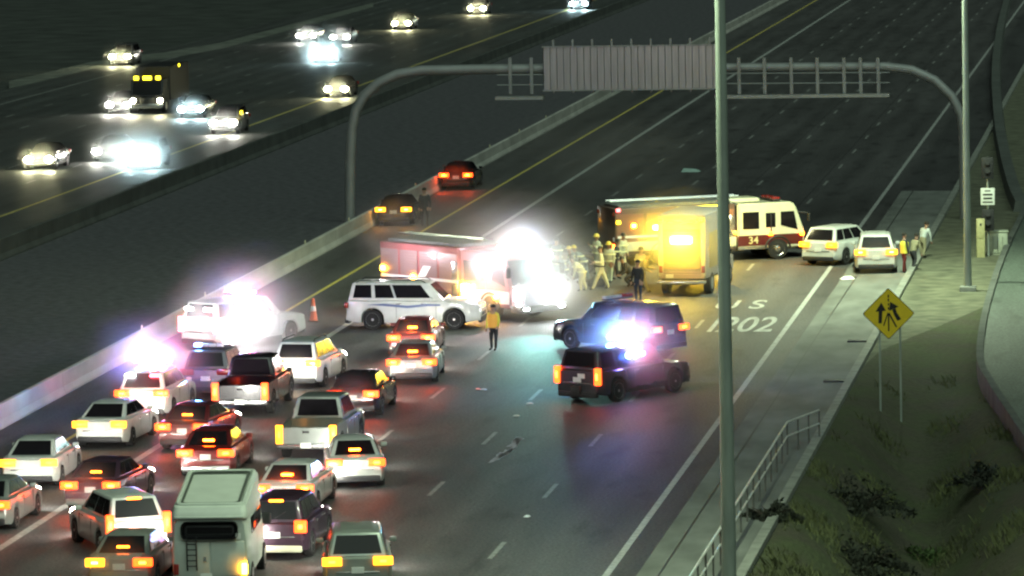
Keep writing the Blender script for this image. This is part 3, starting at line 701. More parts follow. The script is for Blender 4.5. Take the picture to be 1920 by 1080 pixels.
# police vehicle by the barrier
p = rear_at('big_suv', 376, 657, 28)
t = vehicle('police_suv', 'white police vehicle lost in white glare beside the barrier, hood to the right', 'police car', 'big_suv', P_WHITE, p, 30, 'police vehicles', brake=E_RED, tail='v')
light_bar(t, -.2, 2.06, 1.5, [E_BLUE, E_BLUE, E_WHITE, E_WHITE, E_WHITE, E_WHITE, E_RED, E_RED], 16, [(-.5, CR, 1.2, None, 0), (.5, CB, 1.6, None, 0), (0, CW, 1.2, None, 0)])
glare(t, (-.2, 0, 2.15), CW, GL*.06)
for x_ in (-2.2, -1.5, -.8): MB().sphere((x_, -1.03, 1.0), (.16, .08, .1)).build('added_side_lamp', E_WHITE, t)  # glowing spheres added along the flank to feed the white glare
glare(t, (-2.5, -1.2, 1.7), (.12, .2, 1), GL*.7); glare(t, (-.5, -1.2, 1.4), (1, .2, .2), GL*.6); glare(t, (-1.5, -1.3, .5), CW, GL*1.6); glare(t, (-2.6, -1.3, .3), CW, GL*.9); lamp('added_side_fill', 'POINT', t, (-1.5, -1.6, 1.1), (1, .95, 1), 60, size=.12)  # added spots and point light that spread the glare over the flank
for s in (-1, 1): MB().box((-2.72, s*.5, 1.62), (.08, .4, .12), bev=.02).build('rear_flasher', E_WHITE, t)
MB().box((-2.80, 0, .98), (.05, .7, .14), bev=.02).build('rear_flasher', E_WHITE, t)
lamp('rear_flash', 'POINT', t, (-3.1, 0, 1.4), CW, 22, size=.1)
# police car at the head of the left lane
p = rear_at('suv', 266, 790, 2)
t = vehicle('police_suv', 'white police vehicle with violet white roof lights behind the barrier side queue', 'police car', 'suv', P_WHITE, p, 2, 'police vehicles', brake=E_BRAKE)
light_bar(t, -.55, 1.88, 1.35, [E_BLUE, E_BLUE, E_WHITE, E_BLUE, E_BLUE, E_RED], 36, [(-.5, CR, 1.2, None, 0), (.5, CB, 1.6, None, 0), (0, CW, .5, None, 0), (.6, (.1, .6, 1), 1.1, (-.1, 1, -.12), 50), (.6, (1, .10, .22), 3, (.75, .66, -.1), 36), (.6, (.5, .12, 1), 2, (-.8, .6, -.1), 44)])
glare(t, (-.55, .2, 2.0), (.3, .32, 1), GL*.11); glare(t, (-.55, -.3, 1.9), (1, .25, .85), GL*.08)
for y in (-.45, .45): MB().box((-2.10, y, 1.58), (.08, .36, .1), bev=.02).build('rear_flasher', E_WHITE if y > 0 else E_RED, t)
# grey police car ahead of it with one blue flasher
p = rear_at('suv', 386, 748, 0)
t = vehicle('police_suv', 'grey police vehicle with a single blue star light left of the black pickup', 'police car', 'suv', P_GREY, p, 0, 'police vehicles', brake=M_LENS_R)
light_bar(t, -1.5, 1.84, 1.1, [M_LENS_C, M_LENS_C, M_LENS_C, E_BLUE], 20, [(.45, (.15, .45, 1), 1.2, None, 0)])
glare(t, (-1.5, .45, 1.95), (.12, .4, 1), GL*.10, 30)
# police sport utilities on the right
p = rear_at('big_suv', 1083, 757, 31)
t = vehicle('police_suv', 'dark police vehicle with upright red tail lights and red and blue roof flash', 'police car', 'big_suv', paint('police_dark', (.045, .045, .055), .2, .25), p, 31, 'police vehicles', brake=E_TAIL, tail='v')
light_bar(t, .05, 2.06, 1.5, [E_RED, E_RED, E_WHITE, E_WHITE, E_BLUE, E_BLUE], 60, [(-.65, (1, .08, .3), .35, None, 0), (.65, (.05, .3, 1), 1.8, None, 0), (0, CW, .4, None, 0)])
glare(t, (-1.0, -1.1, 1.65), (.04, .45, 1), GL*.08); glare(t, (-.2, -1.1, 1.65), (1, .06, .38), GL*.06); glare(t, (-.6, -1.1, 1.65), (.9, .8, 1), GL*.05)
for x_, m_ in ((-1.0, E_BLUE), (-.6, E_WHITE), (-.2, E_RED)): MB().sphere((x_, -.96, 1.60), (.14, .12, .12)).build('added_side_lamp', m_, t)  # glowing spheres added below the bar to carry its flash to this side
MB().box((-2.84, 0, .5), (.2, .4, .3), bev=.04).build('tow_hitch', M_BLK, t); MB().box((-2.80, -.2, 1.0), (.03, .3, .16)).build('sticker', M_PLATE, t)
p = rear_at('big_suv', 1258, 664, -52)
t = vehicle('police_suv', 'dark police vehicle facing left with a lit red rear lamp, behind the flashing one', 'police car', 'big_suv', P_BLACK, p, -52, 'police vehicles', brake=E_TAIL, tail='h', chmsl=None)
light_bar(t, .05, 2.06, 1.5, [M_LENS_R, M_LENS_R, M_LENS_C, M_LENS_C, M_LENS_C], 1, [])

# ---- fire engines
def fire_engine(name, label, loc, az, L, body_m, cab_m, stripe_m, group):
    t = thing(name, label, 'fire engine', loc, azrot(az), group); W = 2.46; hw = W/2; xf = L/2; xcab = xf-3.3; xr = -L/2
    # chassis
    MB().box((-.1, 0, .62), (L-.4, 1.6, .3)).build('chassis', M_BLK, t, False)
    # cab, flat faced with raked windscreen
    cabp = [(xcab, .55), (xf-.04, .55), (xf, 1.35), (xf-.42, 2.62), (xf-.6, 2.82), (xcab, 2.82)]
    mb = MB(); mb.prism(cabp, 'y', -hw, hw); bmesh.ops.bevel(mb.bm, geom=list(mb.bm.edges), offset=.07, segments=3, affect='EDGES')
    mb.build('cab', cab_m, t, angle=50)
    for s in (-1, 1):
        o = s*(hw+.004)
        for pts in (((xcab+.25, 1.55), (xcab+1.05, 1.55), (xcab+1.05, 2.4), (xcab+.25, 2.4)), ((xcab+1.38, 1.6), (xcab+1.86, 1.6), (xcab+1.86, 2.32), (xcab+1.38, 2.32)),
                    ((xcab+2.12, 1.68), (xf-.34, 1.42), (xf-.52, 2.36), (xcab+2.12, 2.36))):
            MB().prism(pts, 'y', o-s*.03, o+s*.01).build('cab_window', M_GLASS, t, False)
        MB().box((xcab+1.64, o, 1.45), (.05, .03, 1.75)).build('door_seam', M_BLK, t, False)
        MB().box((xcab+1.6, s*(hw+.01), .98), (3.2, .02, .52), bev=.005).build('cab_stripe', stripe_m, t, False)
        MB().box((xcab+1.0, s*(hw+.015), .62), (2.0, .03, .14)).build('side_step', M_CHR, t, False)
        mb = MB().tube([(xf-.3, s*hw, 2.3), (xf+.12, s*(hw+.2), 2.25)], .03, 6); mb.box((xf+.12, s*(hw+.22), 2.05), (.1, .2, .42), bev=.03); mb.build('side_mirror', M_BLK, t)
    d = Vector((-.42, 0, 1.27)).normalized()
    for s in (-1, 1):
        MB().hull8([(xf-.055, s*.06, 1.48), (xf-.055, s*1.08, 1.48), (xf-.01, s*1.08, 1.50), (xf-.01, s*.06, 1.50), (xf-.42, s*.06, 2.5), (xf-.42, s*1.08, 2.5), (xf-.36, s*1.08, 2.5), (xf-.36, s*.06, 2.5)]).build('windshield', M_GLASS, t, False)
    MB().box((xf+.02, 0, 1.0), (.08, 1.1, .62), bev=.03).build('grille', mat('grille_steel', (.16, .16, .2), .35, .7), t)
    MB().box((xf+.3, 0, .55), (.7, W, .32), bev=.06).build('front_bumper', M_CHR, t)
    # body with roll-up compartments
    MB().box(((xr+xcab-.12)/2, 0, 1.72), (xcab-.12-xr, W, 2.3), bev=.05).build('body', body_m, t)
    nb_ = 4; bl = (xcab-.12-xr)
    for s in (-1, 1):
        for i in range(nb_):
            x = xr+bl*(i+.5)/nb_
            if abs(x-(xr+2.5)) < .8: z0, z1 = 1.55, 2.6
            else: z0, z1 = .75, 2.6
            mb = MB(); n_ = 9
            for k in range(n_): mb.box((x, s*(hw+.012), z0+(z1-z0)*(k+.5)/n_), (bl/nb_-.16, .03, (z1-z0)/n_-.012))
            mb.build('compartment_door', mat('rollup_door', (.22, .12, .10), .4, .2) if cab_m is P_CREAM else mat('rollup_red', (.30, .21, .22), .4, .3), t, False)
        MB().box(((xr+xcab)/2, s*(hw+.02), 1.46), (bl-.1, .02, .12)).build('reflective_stripe', mat('reflective_white', (.8, .8, .8), .4), t, False)
        MB().prism([(xr+3.2, .7), (xr+3.7, .7), (xr+3.0, 1.4), (xr+3.5, 2.0), (xr+3.0, 2.0), (xr+2.5, 1.4)], 'y', s*(hw+.030), s*(hw+.042)).build('chevron', MATS['reflective_white'], t, False)
    # pump panel and hose bed
    MB().box((xcab-.35, 0, 1.5), (.4, W+.06, 1.6), bev=.03).build('pump_panel', M_CHR, t)
    MB().box(((xr+xcab)/2, 0, 2.93), (bl-.4, W-.5, .16), bev=.03).build('hose_bed_cover', mat('tarp', (.12, .13, .13), .8, noise=.2), t)
    # ladder
    lad = MB()
    for s in (-1, 1): lad.tube([(xr+.1, s*.3, 3.16), (xcab+.4, s*.3, 3.16)], .04, 6)
    for k in range(14): x = xr+.2+k*(bl/14); lad.tube([(x, -.3, 3.16), (x, .3, 3.16)], .02, 5)
    lad.build('ladder', M_CHR, t)
    for x in (xf-1.35, xr+2.3):
        for s in (-1, 1):
            wm = MB(); n_ = 20; wr_ = .52; yo = s*(hw+.03); yi = s*(hw-.32)
            wm.loft([[(x+r_*math.cos(2*math.pi*k/n_), y_, wr_+r_*math.sin(2*math.pi*k/n_)) for k in range(n_)] for r_, y_ in ((.3, yi), (wr_*.97, yi), (wr_, yi+s*.05), (wr_, yo-s*.05), (wr_*.95, yo), (.32, yo))])
            w_o = wm.build('wheel', M_RUB, t)
            rm_ = MB(); rm_.loft([[(x+r_*math.cos(2*math.pi*k/n_), y_, wr_+r_*math.sin(2*math.pi*k/n_)) for k in range(n_)] for r_, y_ in ((.33, yo-s*.04), (.33, yo+s*.005), (.22, yo-s*.06), (.1, yo+s*.04))])
            rm_.build('rim', M_CHR, w_o)
            MB().tube([(x+.62*math.cos(math.pi*k/10), s*(hw+.02), .52+.62*math.sin(math.pi*k/10)) for k in range(11)], .05, 6).build('wheel_arch', M_BLK, t)
    # rear step and tail lamps
    MB().box((xr-.2, 0, .55), (.5, W-.1, .1), bev=.02).build('rear_step', M_CHR, t)
    for s in (-1, 1):
        for z, m in ((1.0, E_TAIL if s < 0 else M_LENS_R), (1.35, M_LENS_C), (2.6, M_LENS_R)): MB().box((xr-.02, s*1.05, z), (.06, .18, .2), bev=.02).build('tail_light', m, t)
    return t, xf, xcab, xr, hw
E_HOT = emit('lamp_scene', (.95, 1, 1), 7)
az1 = 133; p = front_at(8.7, 1002, 600, az1)
t, xf, xcab, xr, hw = fire_engine('fire_engine', 'red fire engine facing the viewer, its cab lost in white and cyan glare', p, az1, 8.7, P_ENGINE, P_ENGINE, mat('reflective_white', (.8, .8, .8), .4), 'fire engines')
lb = MB().box((xf-1.0, 0, 2.86), (.5, 1.9, .08), bev=.02).build('light_bar', M_BLK, t)
for i, m in enumerate((E_HOT, E_RED, E_WHITE, E_HOT, E_WHITE, E_BLUE, E_HOT)): MB().box((xf-1.0, -.82+.273*i, 2.98), (.4, .25, .18), bev=.04).build('lamp_module', m, lb)
for s in (-1, 1):
    for z, m in ((.98, E_HOT), (1.22, E_HOT)): MB().box((xf+.02, s*.86, z), (.12, .36, .2), bev=.04).build('headlight', m, t)
    MB().box((xf+.66, s*.95, .56), (.06, .25, .1), bev=.02).build('fog_lamp', E_HOT, t)
    MB().box((xf-.5, s*(hw+.05), 2.55), (.3, .12, .22), bev=.03).build('scene_light', E_HOT, t)
    MB().box((xf-.9, s*(hw+.05), .98), (.24, .1, .18), bev=.03).build('amber_flasher', E_AMBER if s < 0 else M_LENS_C, t)
MB().box((xcab+.4, -(hw+.06), 1.25), (.5, .1, .3), bev=.03).build('amber_flasher', emit('lamp_flood_orange', (1, .55, .06), 22), t)
MB().box((xr+.25, -(hw+.05), 1.75), (.26, .12, .2), bev=.03).build('amber_flasher', E_AMBER, t); MB().box((xr+2.3, -(hw+.05), 1.5), (.2, .12, .18), bev=.03).build('amber_flasher', E_AMBER, t)
lamp('cab_light', 'POINT', t, (xf-.9, 0, 3.35), (.9, .98, 1), 18, size=.2)
sb_ = Matrix.Rotation(-t.rotation_euler.z, 3, 'Z') @ (G(985, 745)-t.location-Vector((0, 0, 2.6)))
lamp('scene_beam', 'SPOT', t, (xf+.5, -.2, 2.6), (.35, 1, .92), 420, sb_-Vector((xf+.5, -.2, 0)), 46, .8, .15)
lamp('scene_beam', 'SPOT', t, (xf+.4, 0, 1.1), (.8, 1, 1), 25, (1, -.3, -.12), 80, .8, .15)
lamp('side_fill', 'POINT', t, (xf-1.2, -(hw+.7), 2.3), (1, .85, .95), 40, size=.15)  # added point fills round the engine, set apart from its fixtures
lamp('side_fill', 'POINT', t, (xf+.7, .7, 1.3), (1, 1, 1), 26, size=.15)
lamp('side_fill', 'POINT', t, (xr+2.2, -(hw+1.6), 2.6), (1, .92, .95), 45, size=.15)
lamp('amber_glow', 'POINT', t, (xcab+.4, -(hw+.4), 1.3), (1, .5, .08), 14, size=.1)
glare(t, (xf-1.0, .3, 3.0), (.85, .97, 1), GL*.12); glare(t, (xf-1.0, -.5, 3.0), (1, .8, .98), GL*.09); glare(t, (xf+.1, -.86, 1.2), (1, 1, .97), GL*.14); glare(t, (xf+.1, .86, 1.2), (.9, 1, 1), GL*.09); glare(t, (xcab+.4, -(hw+.15), 1.3), (1, .5, .06), GL*.12)

az2 = 64; p = front_at(9.3, 1491, 479, az2)
t, xf, xcab, xr, hw = fire_engine('fire_engine', 'cream and maroon fire engine side on, partly hidden by the yellow lit rescue truck', p, az2, 9.3, paint('engine_umber', (.13, .085, .07)), P_CREAM, paint('maroon_band', (.10, .015, .02)), 'fire engines')
tm = text_mesh('unit_number', '34', .5, mat('number_cream', (.6, .55, .3), .5), t, .004); tm.rotation_euler = (math.pi/2, 0, 0); tm.location = (xcab+.75, -(hw+.03), .98)
MB().box((xcab-1.9, -(hw+.30), 1.55), (1.05, .22, .42), bev=.08).build('amber_floodlight', E_YELLOW, t)
for x in (xcab-2.8, xcab-1.2): MB().tube([(x, -hw, 2.75), (x, -(hw+.3), 2.82)], .03, 6).build('lamp_bracket', M_CHR, t)
MB().box((xcab-2.0, -(hw+.35), 2.82), (2.2, .10, .1), bev=.03).build('amber_strip', E_MARK, t)
for k, (x, z, m) in enumerate(((xr+.15, 2.2, E_MARK), (xr+.9, 2.0, E_AMBER), (xr+.15, 2.8, E_DOTR), (xcab+1.6, 1.28, E_CHMSL), (xf-.15, 1.22, E_CHMSL), (xcab-.1, 1.4, E_AMBERLO))):
    MB().box((x, -(hw+.06), z), (.2, .08, .17), bev=.03).build('marker_light', m, t)
t.scale = (1, 1, .93)
lamp('amber_flood', 'POINT', t, (xcab-1.9, -(hw+.8), 2.0), (1, .62, .02), 60, size=.2)
lamp('amber_flood', 'POINT', t, (xcab-2.0, -(hw+.8), 2.7), (1, .7, .05), 30, size=.2)
lamp('cab_wash', 'POINT', t, (xcab+.6, -(hw+3.2), 3.6), (1, .95, .5), 40, size=.3)
MB().box((xcab+.5, 0, 2.95), (1.6, 1.4, .22), bev=.08).build('air_unit', P_CREAM, t)
for s_ in (-1, 1): MB().box(((xr+xcab)/2, s_*(hw+.03), .98), (xcab-xr-.2, .05, .46), bev=.02).build('skirt_panel', P_CREAM, t)
lb = MB().box((xf-1.2, 0, 2.9), (.4, 1.6, .1), bev=.03).build('light_bar', M_BLK, t)
for i in range(4): MB().box((xf-1.2, -.6+.4*i, 2.99), (.36, .36, .12), bev=.03).build('lamp_module', M_LENS_R, lb)

# ---- boxy rescue truck, rear end lit yellow
az3 = 6; p = G(1278, 556); h = Vector((math.sin(R(az3)), math.cos(R(az3)), 0)); L = 6.6
t = thing('rescue_truck', 'boxy rescue truck with its back to the viewer glowing yellow under an amber floodlight', 'rescue truck', p+h*L/2, azrot(az3))
xr, xf, hw = -L/2, L/2, 1.06
M_RT = paint('rescue_grey', (.36, .33, .32), .1, .45)
MB().box((-.7, 0, 2.12), (L-1.9, 2*hw, 2.75), bev=.05).build('body', M_RT, t)
mb = MB(); mb.prism([(xf-1.7, .6), (xf, .6), (xf, 1.2), (xf-.9, 1.35), (xf-1.35, 2.3), (xf-1.7, 2.3)], 'y', -.98, .98); mb.build('cab', M_RT, t, False)
MB().box((xr+L/2-.2, 0, .62), (L-.8, 1.3, .25)).build('chassis', M_BLK, t)
xb = xr+.24
d_ = MB()
for k in range(12): d_.box((xb-.02, 0, 1.22+.145*k), (.05, 1.62, .132), bev=.01)
d_.build('roll_up_door', mat('rescue_shutter', (.40, .31, .12), .4, .2), t, False)
for s_ in (-1, 1):
    MB().box((xb-.02, s_*.93, 2.0), (.06, .2, 2.3), bev=.02).build('corner_post', P_CREAM, t)
    MB().box((xb-.06, s_*.93, 1.15), (.06, .15, .3), bev=.02).build('tail_light', M_LENS_R, t)
    MB().box((xb-.06, s_*.9, 3.28), (.1, .2, .14), bev=.03).build('marker_light', E_MARK, t)
    for x in (-1.9, 2.1):
        wm = MB(); n_ = 18; yo, yi = s_*1.07, s_*.78
        wm.loft([[(x+r_*math.cos(2*math.pi*k/n_), y_, .46+r_*math.sin(2*math.pi*k/n_)) for k in range(n_)] for r_, y_ in ((.24, yi), (.46, yi), (.46, yo), (.26, yo))]); w_o = wm.build('wheel', M_RUB, t)
        MB().cyl((x, yo-s_*.03, .46), (x, yo+s_*.01, .46), .26, n=16).build('rim', M_RIM, w_o)
    MB().box((-.7, s_*(hw+.01), 1.9), (3.4, .03, 1.5), bev=.01).build('side_locker', MATS['rescue_shutter'], t)
MB().box((xb-.1, 0, 3.22), (.16, 1.3, .12), bev=.03).build('amber_strip', E_MARK, t)
MB().box((xb-.16, 0, 2.42), (.24, .95, .34), bev=.08).build('amber_floodlight', E_YELLOW, t)
MB().box((xr+.05, 0, .62), (.5, 2.1, .14), bev=.03).build('rear_step', M_CHR, t)
for k in range(3): MB().box((xb-.04, 0, .80+.11*k), (.05, 1.9, .06), bev=.01).build('bumper_bar', mat('bumper_pink', (.45, .33, .33), .5), t)
MB().box((xb-.07, .55, .86), (.03, .34, .17)).build('license_plate', M_PLATE, t)
lamp('amber_flood', 'POINT', t, (xb-.85, 0, 2.45), (1, .58, .01), 48, size=.2)
lamp('amber_flood', 'POINT', t, (xb-.7, 0, 3.3), (1, .62, .02), 12, size=.2)
lamp('amber_spill', 'POINT', t, (xb+.6, hw+.5, 2.9), (1, .60, .02), 60, size=.2)
MB().box((xb+.6, hw+.16, 2.9), (.3, .3, .2), bev=.05).build('added_amber_lamp', E_YELLOW, t)  # lamp added to spill amber light onto the cream engine
glare(t, (xb-.5, 0, 2.3), (1, .62, .02), 9)
bloom_at = t.location+Matrix.Rotation(t.rotation_euler.z, 3, 'Z') @ Vector((xb-.7, 0, 2.3))

# ---- camper van, tallest in the queue
vz = -1; L = 5.6
p = G(396, 1116); h = Vector((math.sin(R(-5)), math.cos(R(-5)), 0))
t = thing('camper_van', 'tall pale camper van with a high recessed roof and ladder on its rear door', 'van', p+h*L/2, azrot(-5), QG)
P_VAN = mat('paint_van', (.50, .54, .49), .5, noise=.08, nscale=2)
rings = []
for x, s, zt in ((-2.8, .96, 2.10), (-2.72, 1, 2.14), (0, 1, 2.15), (1.4, .99, 2.12), (1.9, .95, 1.5), (2.5, .93, 1.2), (2.8, .86, 1.0)):
    hw = 1.04*s; rings.append([(x, hw*.97, .42), (x, hw, .8), (x, hw, 1.2), (x, hw*.94, zt-.15), (x, hw*.86, zt), (x, -hw*.86, zt), (x, -hw*.94, zt-.15), (x, -hw, 1.2), (x, -hw, .8), (x, -hw*.97, .42)])
MB().loft(rings).build('body', P_VAN, t, angle=35)
def ring(x0, x1, y, z, r_=.18, n_=4):
    o_ = []
    for cx, cy_, a0 in ((x1-r_, y-r_, 0), (x0+r_, y-r_, 90), (x0+r_, -y+r_, 180), (x1-r_, -y+r_, 270)):
        for k in range(n_+1): a = R(a0+90*k/n_); o_.append((cx+r_*math.cos(a), cy_+r_*math.sin(a), z))
    return o_
def shift(rg, fz): return [(x, y, fz(x)) for x, y, z in rg]
# raised roof: rear end slopes up and forward and carries a recessed panel
rt = MB(); rt.loft([ring(-2.86, 1.5, 1.03, 2.10), ring(-2.84, 1.45, 1.03, 2.22), ring(-2.78, 1.3, 1.01, 2.30), shift(ring(-2.72, 1.0, .99, 0), lambda x: 2.40+.45*sst((x+2.8)/2.2)), shift(ring(-2.6, .9, .93, 0), lambda x: 2.44+.46*sst((x+2.8)/2.2)),
            shift(ring(-2.52, .8, .84, 0), lambda x: 2.44+.46*sst((x+2.8)/2.2)), shift(ring(-2.49, .76, .81, 0), lambda x: 2.38+.45*sst((x+2.8)/2.2))])
rt.build('high_roof', P_VAN, t, angle=30)
fz_ = lambda x: 2.44+.46*sst((x+2.8)/2.2)
rr_ = shift(ring(-2.58, .86, .90, 0), fz_); MB().tube([Vector(q) for q in rr_]+[Vector(rr_[0])], .06, 8).build('roof_rim', P_VAN, t)
rr_ = shift(ring(-2.46, .74, .78, 0), fz_); MB().tube([Vector(q)+Vector((0, 0, .0)) for q in rr_]+[Vector(rr_[0])], .035, 6).build('recess_shade', mat('recess_shade_grey', (.06, .07, .06), .8), t)  # dark tube drawn in as shade along the recess edge
MB().box((-2.85, 0, 2.14), (.1, 1.9, .07), bev=.03).build('gutter', P_VAN, t)
MB().box((-2.80, 0, 1.78), (.06, 1.46, .40), bev=.14, seg=3).build('rear_window', M_GLASS, t)
MB().box((-2.80, 0, 1.78), (.045, 1.56, .50), bev=.16, seg=3).build('window_seal', M_BLK, t)
for s in (-1, 1):
    MB().box((-2.80, s*.48, 1.0), (.05, .92, .96), bev=.02).build('rear_door', P_VAN, t)
    MB().box((-2.83, s*.93, .72), (.06, .14, .3), bev=.02).build('tail_light', E_AMBER if s < 0 else M_LENS_R, t)
    MB().box((-.3, s*1.02, 1.72), (2.4, .03, .45), bev=.01).build('side_window', M_GLASS, t)
    MB().box((1.35, s*1.16, 1.5), (.12, .24, .32), bev=.04).build('side_mirror', M_BLK, t)
    for x in (-1.7, 1.75):
        wm = MB(); n_ = 18; yo, yi = s*1.045, s*.82
        wm.loft([[(x+r_*math.cos(2*math.pi*k/n_), y_, .38+r_*math.sin(2*math.pi*k/n_)) for k in range(n_)] for r_, y_ in ((.2, yi), (.38, yi), (.38, yo), (.22, yo))]); w_o = wm.build('wheel', M_RUB, t)
        MB().cyl((x, yo-s*.02, .38), (x, yo+s*.01, .38), .22, n=16).build('rim', M_RIM, w_o)
lad = MB()
for y in (.62, .36): lad.tube([(-2.85, y, .7), (-2.92, y, .8), (-2.92, y, 1.5), (-2.85, y, 1.6)], .022, 6)
for k in range(5): lad.tube([(-2.92, .36, .82+.15*k), (-2.92, .62, .82+.15*k)], .018, 5)
lad.build('ladder', M_BLK, t)
MB().box((-2.86, -.78, 1.62), (.02, .14, .16)).build('sticker', M_PLATE, t, False); MB().box((-2.85, .14, 1.0), (.03, .08, .12)).build('door_handle', M_CHR, t)
MB().box((-2.86, 0, .40), (.2, 1.95, .22), bev=.06).build('rear_bumper', M_BLK, t); MB().box((-2.97, .1, .55), (.02, .32, .15)).build('license_plate', M_PLATE, t, False)
for s in (-1, 1):
    MB().sphere((2.74, s*.7, .85), (.1, .18, .14)).build('headlight', E_HEAD, t); lamp('headlight_beam', 'SPOT', t, (2.95, s*.7, .85), (1, .97, .85), HE, (1, 0, -.06), 58, .9, .08)

# ---- oncoming traffic
OG = 'oncoming cars with glaring headlights'
def oncoming(lab, kind, pa, L_px, R_px, em, e, paint_m=P_GREY, xmax=None):
    D = TY[kind]; zh = {'sedan': .64, 'hatch': .66, 'suv': .78, 'big_suv': .9, 'pickup': .9}[kind]
    c = G((L_px[0]+R_px[0])/2, (L_px[1]+R_px[1])/2, zh)
    if xmax is not None: c.x = min(c.x, xmax)
    az = 180; p_ = Vector((c.x, c.y+D['L']/2-.1, 0))
    return vehicle('oncoming_car', lab, 'car', kind, paint_m, p_, az, OG, head=em, head_e=e*.03, plate=False, big=True)
ON = [
 ('oncoming car with yellowish headlights in the farthest lane, left of the truck lamps', 'suv', (209, 106), (241, 106), E_HEADG, 260),
 ('oncoming car with two white headlights tucked just ahead of the truck', 'sedan', (203, 197), (241, 196), E_HEAD, 260),
 ('oncoming car with two cool white headlights right of the truck', 'sedan', (340, 206), (376, 203), E_HEADB, 220),
 ('dark oncoming car on the far shoulder with an amber side lamp', 'suv', (397, 231), (440, 229), E_HEAD, 120),
 ('oncoming car with star bright headlights at the left edge', 'sedan', (50, 300), (96, 298), E_HEADG, 260),
 ('oncoming car half lost in the glare of the blue white headlights beside it', 'sedan', (180, 284), (222, 284), E_HEAD, 260),
 ('oncoming car with the brightest blue white headlights, near the left edge', 'suv', (240, 294), (287, 293), E_HEADB, 700),
 ('oncoming car alone by the yellow line with small white headlights', 'sedan', (613, 168), (648, 166), E_HEADG, 300),
 ('oncoming car with small headlights at the upper left of the bright cluster', 'sedan', (559, 67), (590, 66), E_HEAD, 260),
 ('oncoming car with small headlights at the upper right of the bright cluster', 'sedan', (622, 70), (653, 69), E_HEAD, 260),
 ('oncoming car with huge green white glare in front of the bright cluster', 'suv', (590, 101), (624, 100), E_HEADB, 900),
 ('oncoming car with yellow starry headlights between the bright cluster and the gantry', 'sedan', (738, 44), (768, 43), E_HEADG, 420),
 ('oncoming car with dim headlights at the top edge above the gantry arm', 'sedan', (880, 16), (908, 15), E_HEADG, 420),
 ('oncoming car with pale headlights at the top edge where the lanes narrow', 'sedan', (1072, 7), (1099, 6), E_HEADB, 420),
]
for k, (lab, kd, lp, rp, em, e) in enumerate(ON):
    o = oncoming(lab, kd, None, lp, rp, em, e, [P_GREY, P_BLACK, P_BLACK][k % 3], -58.2)
    if k == 3: MB().box((1.0, .98, 1.35), (.3, .12, .24), bev=.04).build('amber_lamp', E_MARK, o)
# truck with roof marker lamps
c = G(276, 188, .95); L = 9.0
t = thing('oncoming_truck', 'dark oncoming box truck with a row of yellow lamps above its cab', 'truck', (c.x, c.y+L/2-.15, 0), azrot(180), None)
MB().prism([(L/2-2.1, .5), (L/2, .5), (L/2+.02, 1.3), (L/2-.35, 2.35), (L/2-2.1, 2.4)], 'y', -1.15, 1.15).build('cab', P_BLACK, t, False)
MB().box((-1.2, 0, 2.0), (L-2.4, 2.45, 2.4), bev=.04).build('cargo_box', mat('box_dark', (.02, .02, .022), .6, noise=.15), t, False)
MB().prism([(L/2-.02, 1.35), (L/2+.035, 1.35), (L/2-.32, 2.28), (L/2-.38, 2.28)], 'y', -1.0, 1.0).build('windshield', M_GLASS, t, False)
MB().box((L/2+.06, 0, .55), (.2, 2.3, .3), bev=.05).build('front_bumper', M_CHR, t)
MB().box((L/2+.02, 0, .95), (.06, 1.0, .4), bev=.02).build('grille', M_BLK, t)
for s in (-1, 1):
    MB().sphere((L/2+.05, s*.95, .95), (.1, .18, .14)).build('headlight', E_HEADG, t); lamp('headlight_beam', 'SPOT', t, (L/2+.3, s*.95, .95), (1, .85, .6), 60, (1, 0, -.06), 58, .9, .1)
    for x in (L/2-1.1, -L/2+1.6):
        wm = MB(); n_ = 16; wm.loft([[(x+r_*math.cos(2*math.pi*k/n_), y_, .5+r_*math.sin(2*math.pi*k/n_)) for k in range(n_)] for r_, y_ in ((.25, s*.85), (.5, s*.85), (.5, s*1.16), (.28, s*1.16))]); w_o = wm.build('wheel', M_RUB, t)
        MB().cyl((x, s*1.14, .5), (x, s*1.18, .5), .28, n=14).build('rim', M_RIM, w_o)
for y, wd in ((-.78, .34), (0, .62), (.78, .34)): MB().box((L/2-.32, y, 2.5), (.12, wd, .26), bev=.04).build('roof_marker', E_MARK, t)
MB().box((-1.0, 1.25, 3.1), (.2, .06, .2), bev=.02).build('side_marker', E_MARK, t)

